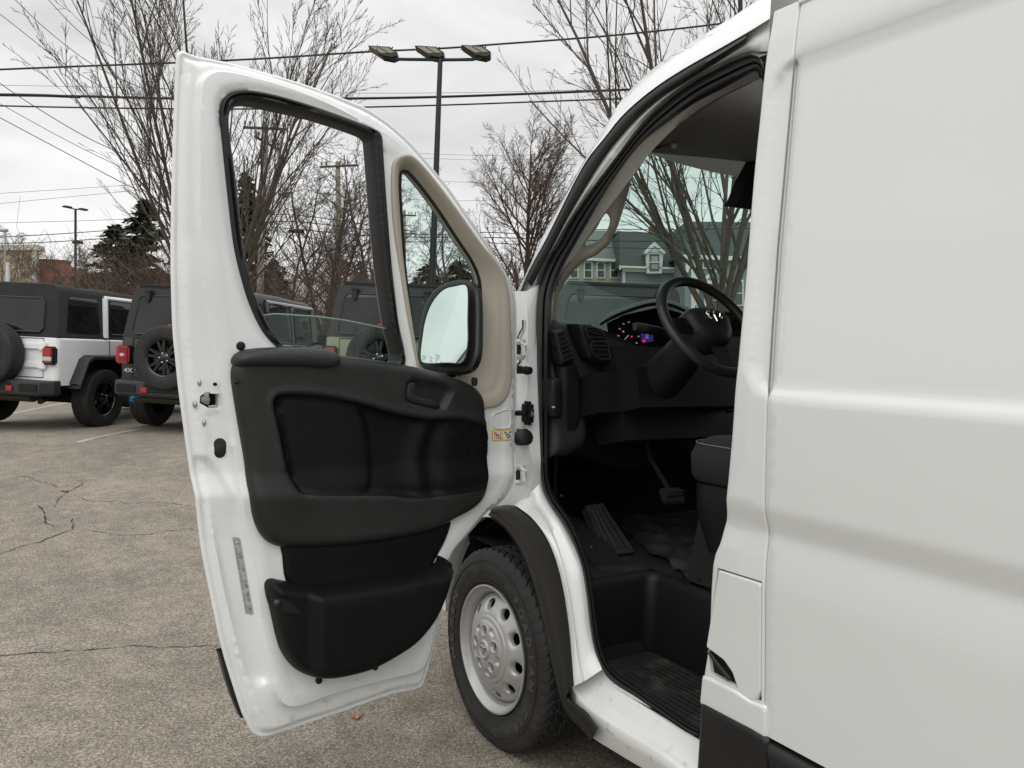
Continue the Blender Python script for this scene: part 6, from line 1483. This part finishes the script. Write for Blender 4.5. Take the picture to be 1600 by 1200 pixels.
m = MB(); m.prism([Fh.q(*p, -4) for p in rect(1016, 353, 1026, 370)], FWD*.6); m.build('chimney', BRICK, h, smooth=False)
m = MB(); m.tube([Fh.q(1062, 416, .5), Fh.q(1052, 424, .4), Fh.q(1056, 430, .2), Fh.q(1068, 434, .1), Fh.q(1068, 520, .1)], .06, 8); m.build('downpipe', TRIMW, h)
# neighbouring taller blue house with porch
Fh = Face(39.)
h = empty('house', tuple(gpt(1130, 39)), 'taller blue clapboard house with white corner boards and porch behind the street tree', 'house', 'old wooden houses across the street', world=True)
fquad(Fh, [(1070, 395), (1260, 400), (1260, 540), (1070, 540)], 'wall', BLUE, h, 0, 8)
m = MB(); a = [Fh.q(*p, o_) for p, o_ in (((1064, 399), .3), ((1262, 404), .3), ((1262, 348), -2.0), ((1072, 346), -2.0))]; m.poly(a); m.poly([a[3], a[2], a[2]+FWD*6, a[3]+FWD*6]); m.poly([a[0], a[3], a[3]+FWD*6, a[0]+FWD*6]); m.build('roof', SLATE, h, smooth=False)
fquad(Fh, [(1066, 398), (1262, 403), (1262, 410), (1068, 404)], 'cornice', TRIMW, h, .4, .3)
fquad(Fh, [(1072, 404), (1084, 404), (1080, 412), (1076, 424), (1072, 428)], 'bracket', TRIMW, h, .3, .2)
for x0, x1 in ((1080, 1092), (1128, 1134), (1176, 1184)): fquad(Fh, rect(x0, 404, x1, 540), 'corner_board', TRIMW, h, .08, .1)
pg = fquad(Fh, [(1098, 438), (1120, 420), (1142, 438), (1142, 443), (1098, 443)], 'porch_gable', TRIMW, h, 1.0, .9)
fquad(Fh, [(1104, 437), (1120, 424.5), (1136, 437)], 'gable_panel', BLUE, pg, 1.03, .02)
for x0 in (1101, 1134): fquad(Fh, rect(x0, 443, x0+5, 530), 'porch_post', TRIMW, h, .95, .12)
window(Fh, 1110, 452, 1122, 486, h); fquad(Fh, rect(1123, 455, 1129, 520), 'porch_screen', mat('faded_pink', (.50, .32, .31), .7), h, .3, .05)
window(Fh, 1148, 440, 1160, 476, h); window(Fh, 1100, 408, 1112, 418, h, bars=False)
m = MB(); m.tube([Fh.q(*p, 1.6) for p in ((1087, 500), (1087, 478), (1104, 478), (1104, 500))], .03, 5); m.build('porch_rail', JTOP, h)
# brick red wall bit behind the pillar trim
Fh = Face(46.)
# left side: tan store and brick block
Fl = Face(62.)
h = empty('store_building', tuple(gpt(10, 62)), 'tan flat-roofed store with pale cornice at the left edge', 'building', world=True)
fquad(Fl, [(-160, 390), (52, 387), (52, 520), (-160, 520)], 'wall', TAN, h, 0, .8); fquad(Fl, [(-162, 385), (56, 382), (56, 390), (-162, 393)], 'cornice', mat('pale_cornice', (.50, .48, .42), .7), h, .4, 1.2); fquad(Fl, rect(50, 388, 56, 520), 'corner_board', TRIMW, h, .1, .1)
h = empty('brick_building', tuple(gpt(95, 66)), 'low red brick building right of the tan store', 'building', world=True)
fquad(Fl, [(56, 405), (100, 407), (100, 416), (126, 419), (126, 520), (56, 520)], 'wall', BRICK, h, -1, 1); fquad(Fl, [(56, 404), (101, 406), (101, 408), (56, 406)], 'coping', mat('brick_coping', (.16, .08, .06), .8), h, -.9, 1); fquad(Fl, rect(76, 418, 82, 421), 'vent', BLACK, h, -.95, .1)

# ------------------------------------------------------------------ sky, sun, camera
world = bpy.data.worlds.new('World'); scene.world = world; world.use_nodes = True; nt = world.node_tree; nt.nodes.clear(); L = nt.links.new
SUN_EL, SUN_AZ = R(52), R(225)                                    # behind and left of the photographer, diffused by cloud
sky = nt.nodes.new('ShaderNodeTexSky'); sky.sky_type = 'NISHITA'; sky.sun_disc = False; sky.sun_elevation = SUN_EL; sky.sun_rotation = SUN_AZ
tc = nt.nodes.new('ShaderNodeTexCoord'); sep = nt.nodes.new('ShaderNodeSeparateXYZ'); L(tc.outputs['Generated'], sep.inputs[0])
mp_ = nt.nodes.new('ShaderNodeMapping'); mp_.inputs['Scale'].default_value = (1, 1, 2.6); L(tc.outputs['Generated'], mp_.inputs[0])
nz = nt.nodes.new('ShaderNodeTexNoise'); nz.inputs['Scale'].default_value = 4.2; nz.inputs['Detail'].default_value = 7; nz.inputs['Roughness'].default_value = .52; nz.inputs['Distortion'].default_value = .4; L(mp_.outputs[0], nz.inputs['Vector'])
el = nt.nodes.new('ShaderNodeValToRGB'); cr = el.color_ramp           # cloud brightness by height: bright strip low, brightest overhead
for p_, v_ in ((.0, .70), (.02, 1.02), (.10, 1.02), (.22, .90), (.42, .90), (.60, 1.2), (1., 1.85)):
    e = cr.elements[0] if p_ == 0 else cr.elements[-1] if p_ == 1 else cr.elements.new(p_); e.color = (v_/3, v_/3, v_/3*1.0, 1)
L(sep.outputs['Z'], el.inputs[0])
nr = nt.nodes.new('ShaderNodeMapRange'); nr.inputs['From Min'].default_value = .3; nr.inputs['From Max'].default_value = .7; nr.inputs['To Min'].default_value = 2.45; nr.inputs['To Max'].default_value = 3.4; L(nz.outputs['Fac'], nr.inputs[0])
sc = nt.nodes.new('ShaderNodeVectorMath'); sc.operation = 'SCALE'; L(el.outputs[0], sc.inputs[0]); L(nr.outputs[0], sc.inputs['Scale'])
tn = nt.nodes.new('ShaderNodeVectorMath'); tn.operation = 'MULTIPLY'; tn.inputs[1].default_value = (.995, .995, .99); L(sc.outputs[0], tn.inputs[0])
bg1 = nt.nodes.new('ShaderNodeBackground'); L(sky.outputs[0], bg1.inputs[0]); bg1.inputs[1].default_value = .05
bg2 = nt.nodes.new('ShaderNodeBackground'); L(tn.outputs[0], bg2.inputs[0]); bg2.inputs[1].default_value = 1.0
mx = nt.nodes.new('ShaderNodeMixShader'); mx.inputs[0].default_value = .94; L(bg1.outputs[0], mx.inputs[1]); L(bg2.outputs[0], mx.inputs[2])
wo = nt.nodes.new('ShaderNodeOutputWorld'); L(mx.outputs[0], wo.inputs[0])
sl = bpy.data.lights.new('sun', 'SUN'); sl.energy = 1.0; sl.angle = R(60); sl.color = (1, .97, .93); so = bpy.data.objects.new('sun', sl); COL.objects.link(so)
sd_ = Vector((-.62, -.55, .95)); so.rotation_euler = sd_.to_track_quat('Z', 'Y').to_euler()
cam = bpy.data.cameras.new('camera'); cam.sensor_width = 36; cam.lens = 36*F/1600; cam.clip_start = .05; cam.clip_end = 2000
co = bpy.data.objects.new('camera', cam); COL.objects.link(co)
M4 = Matrix([list(MC[i])+[CAM[i]] for i in range(3)]+[[0, 0, 0, 1]]); co.matrix_world = M4
scene.camera = co
scene.view_settings.view_transform = 'Standard'; scene.view_settings.look = 'None'; scene.view_settings.exposure = 0; scene.view_settings.gamma = 1
scene.render.engine = 'CYCLES'; scene.cycles.max_bounces = 10; scene.cycles.transparent_max_bounces = 16; scene.cycles.use_denoising = True
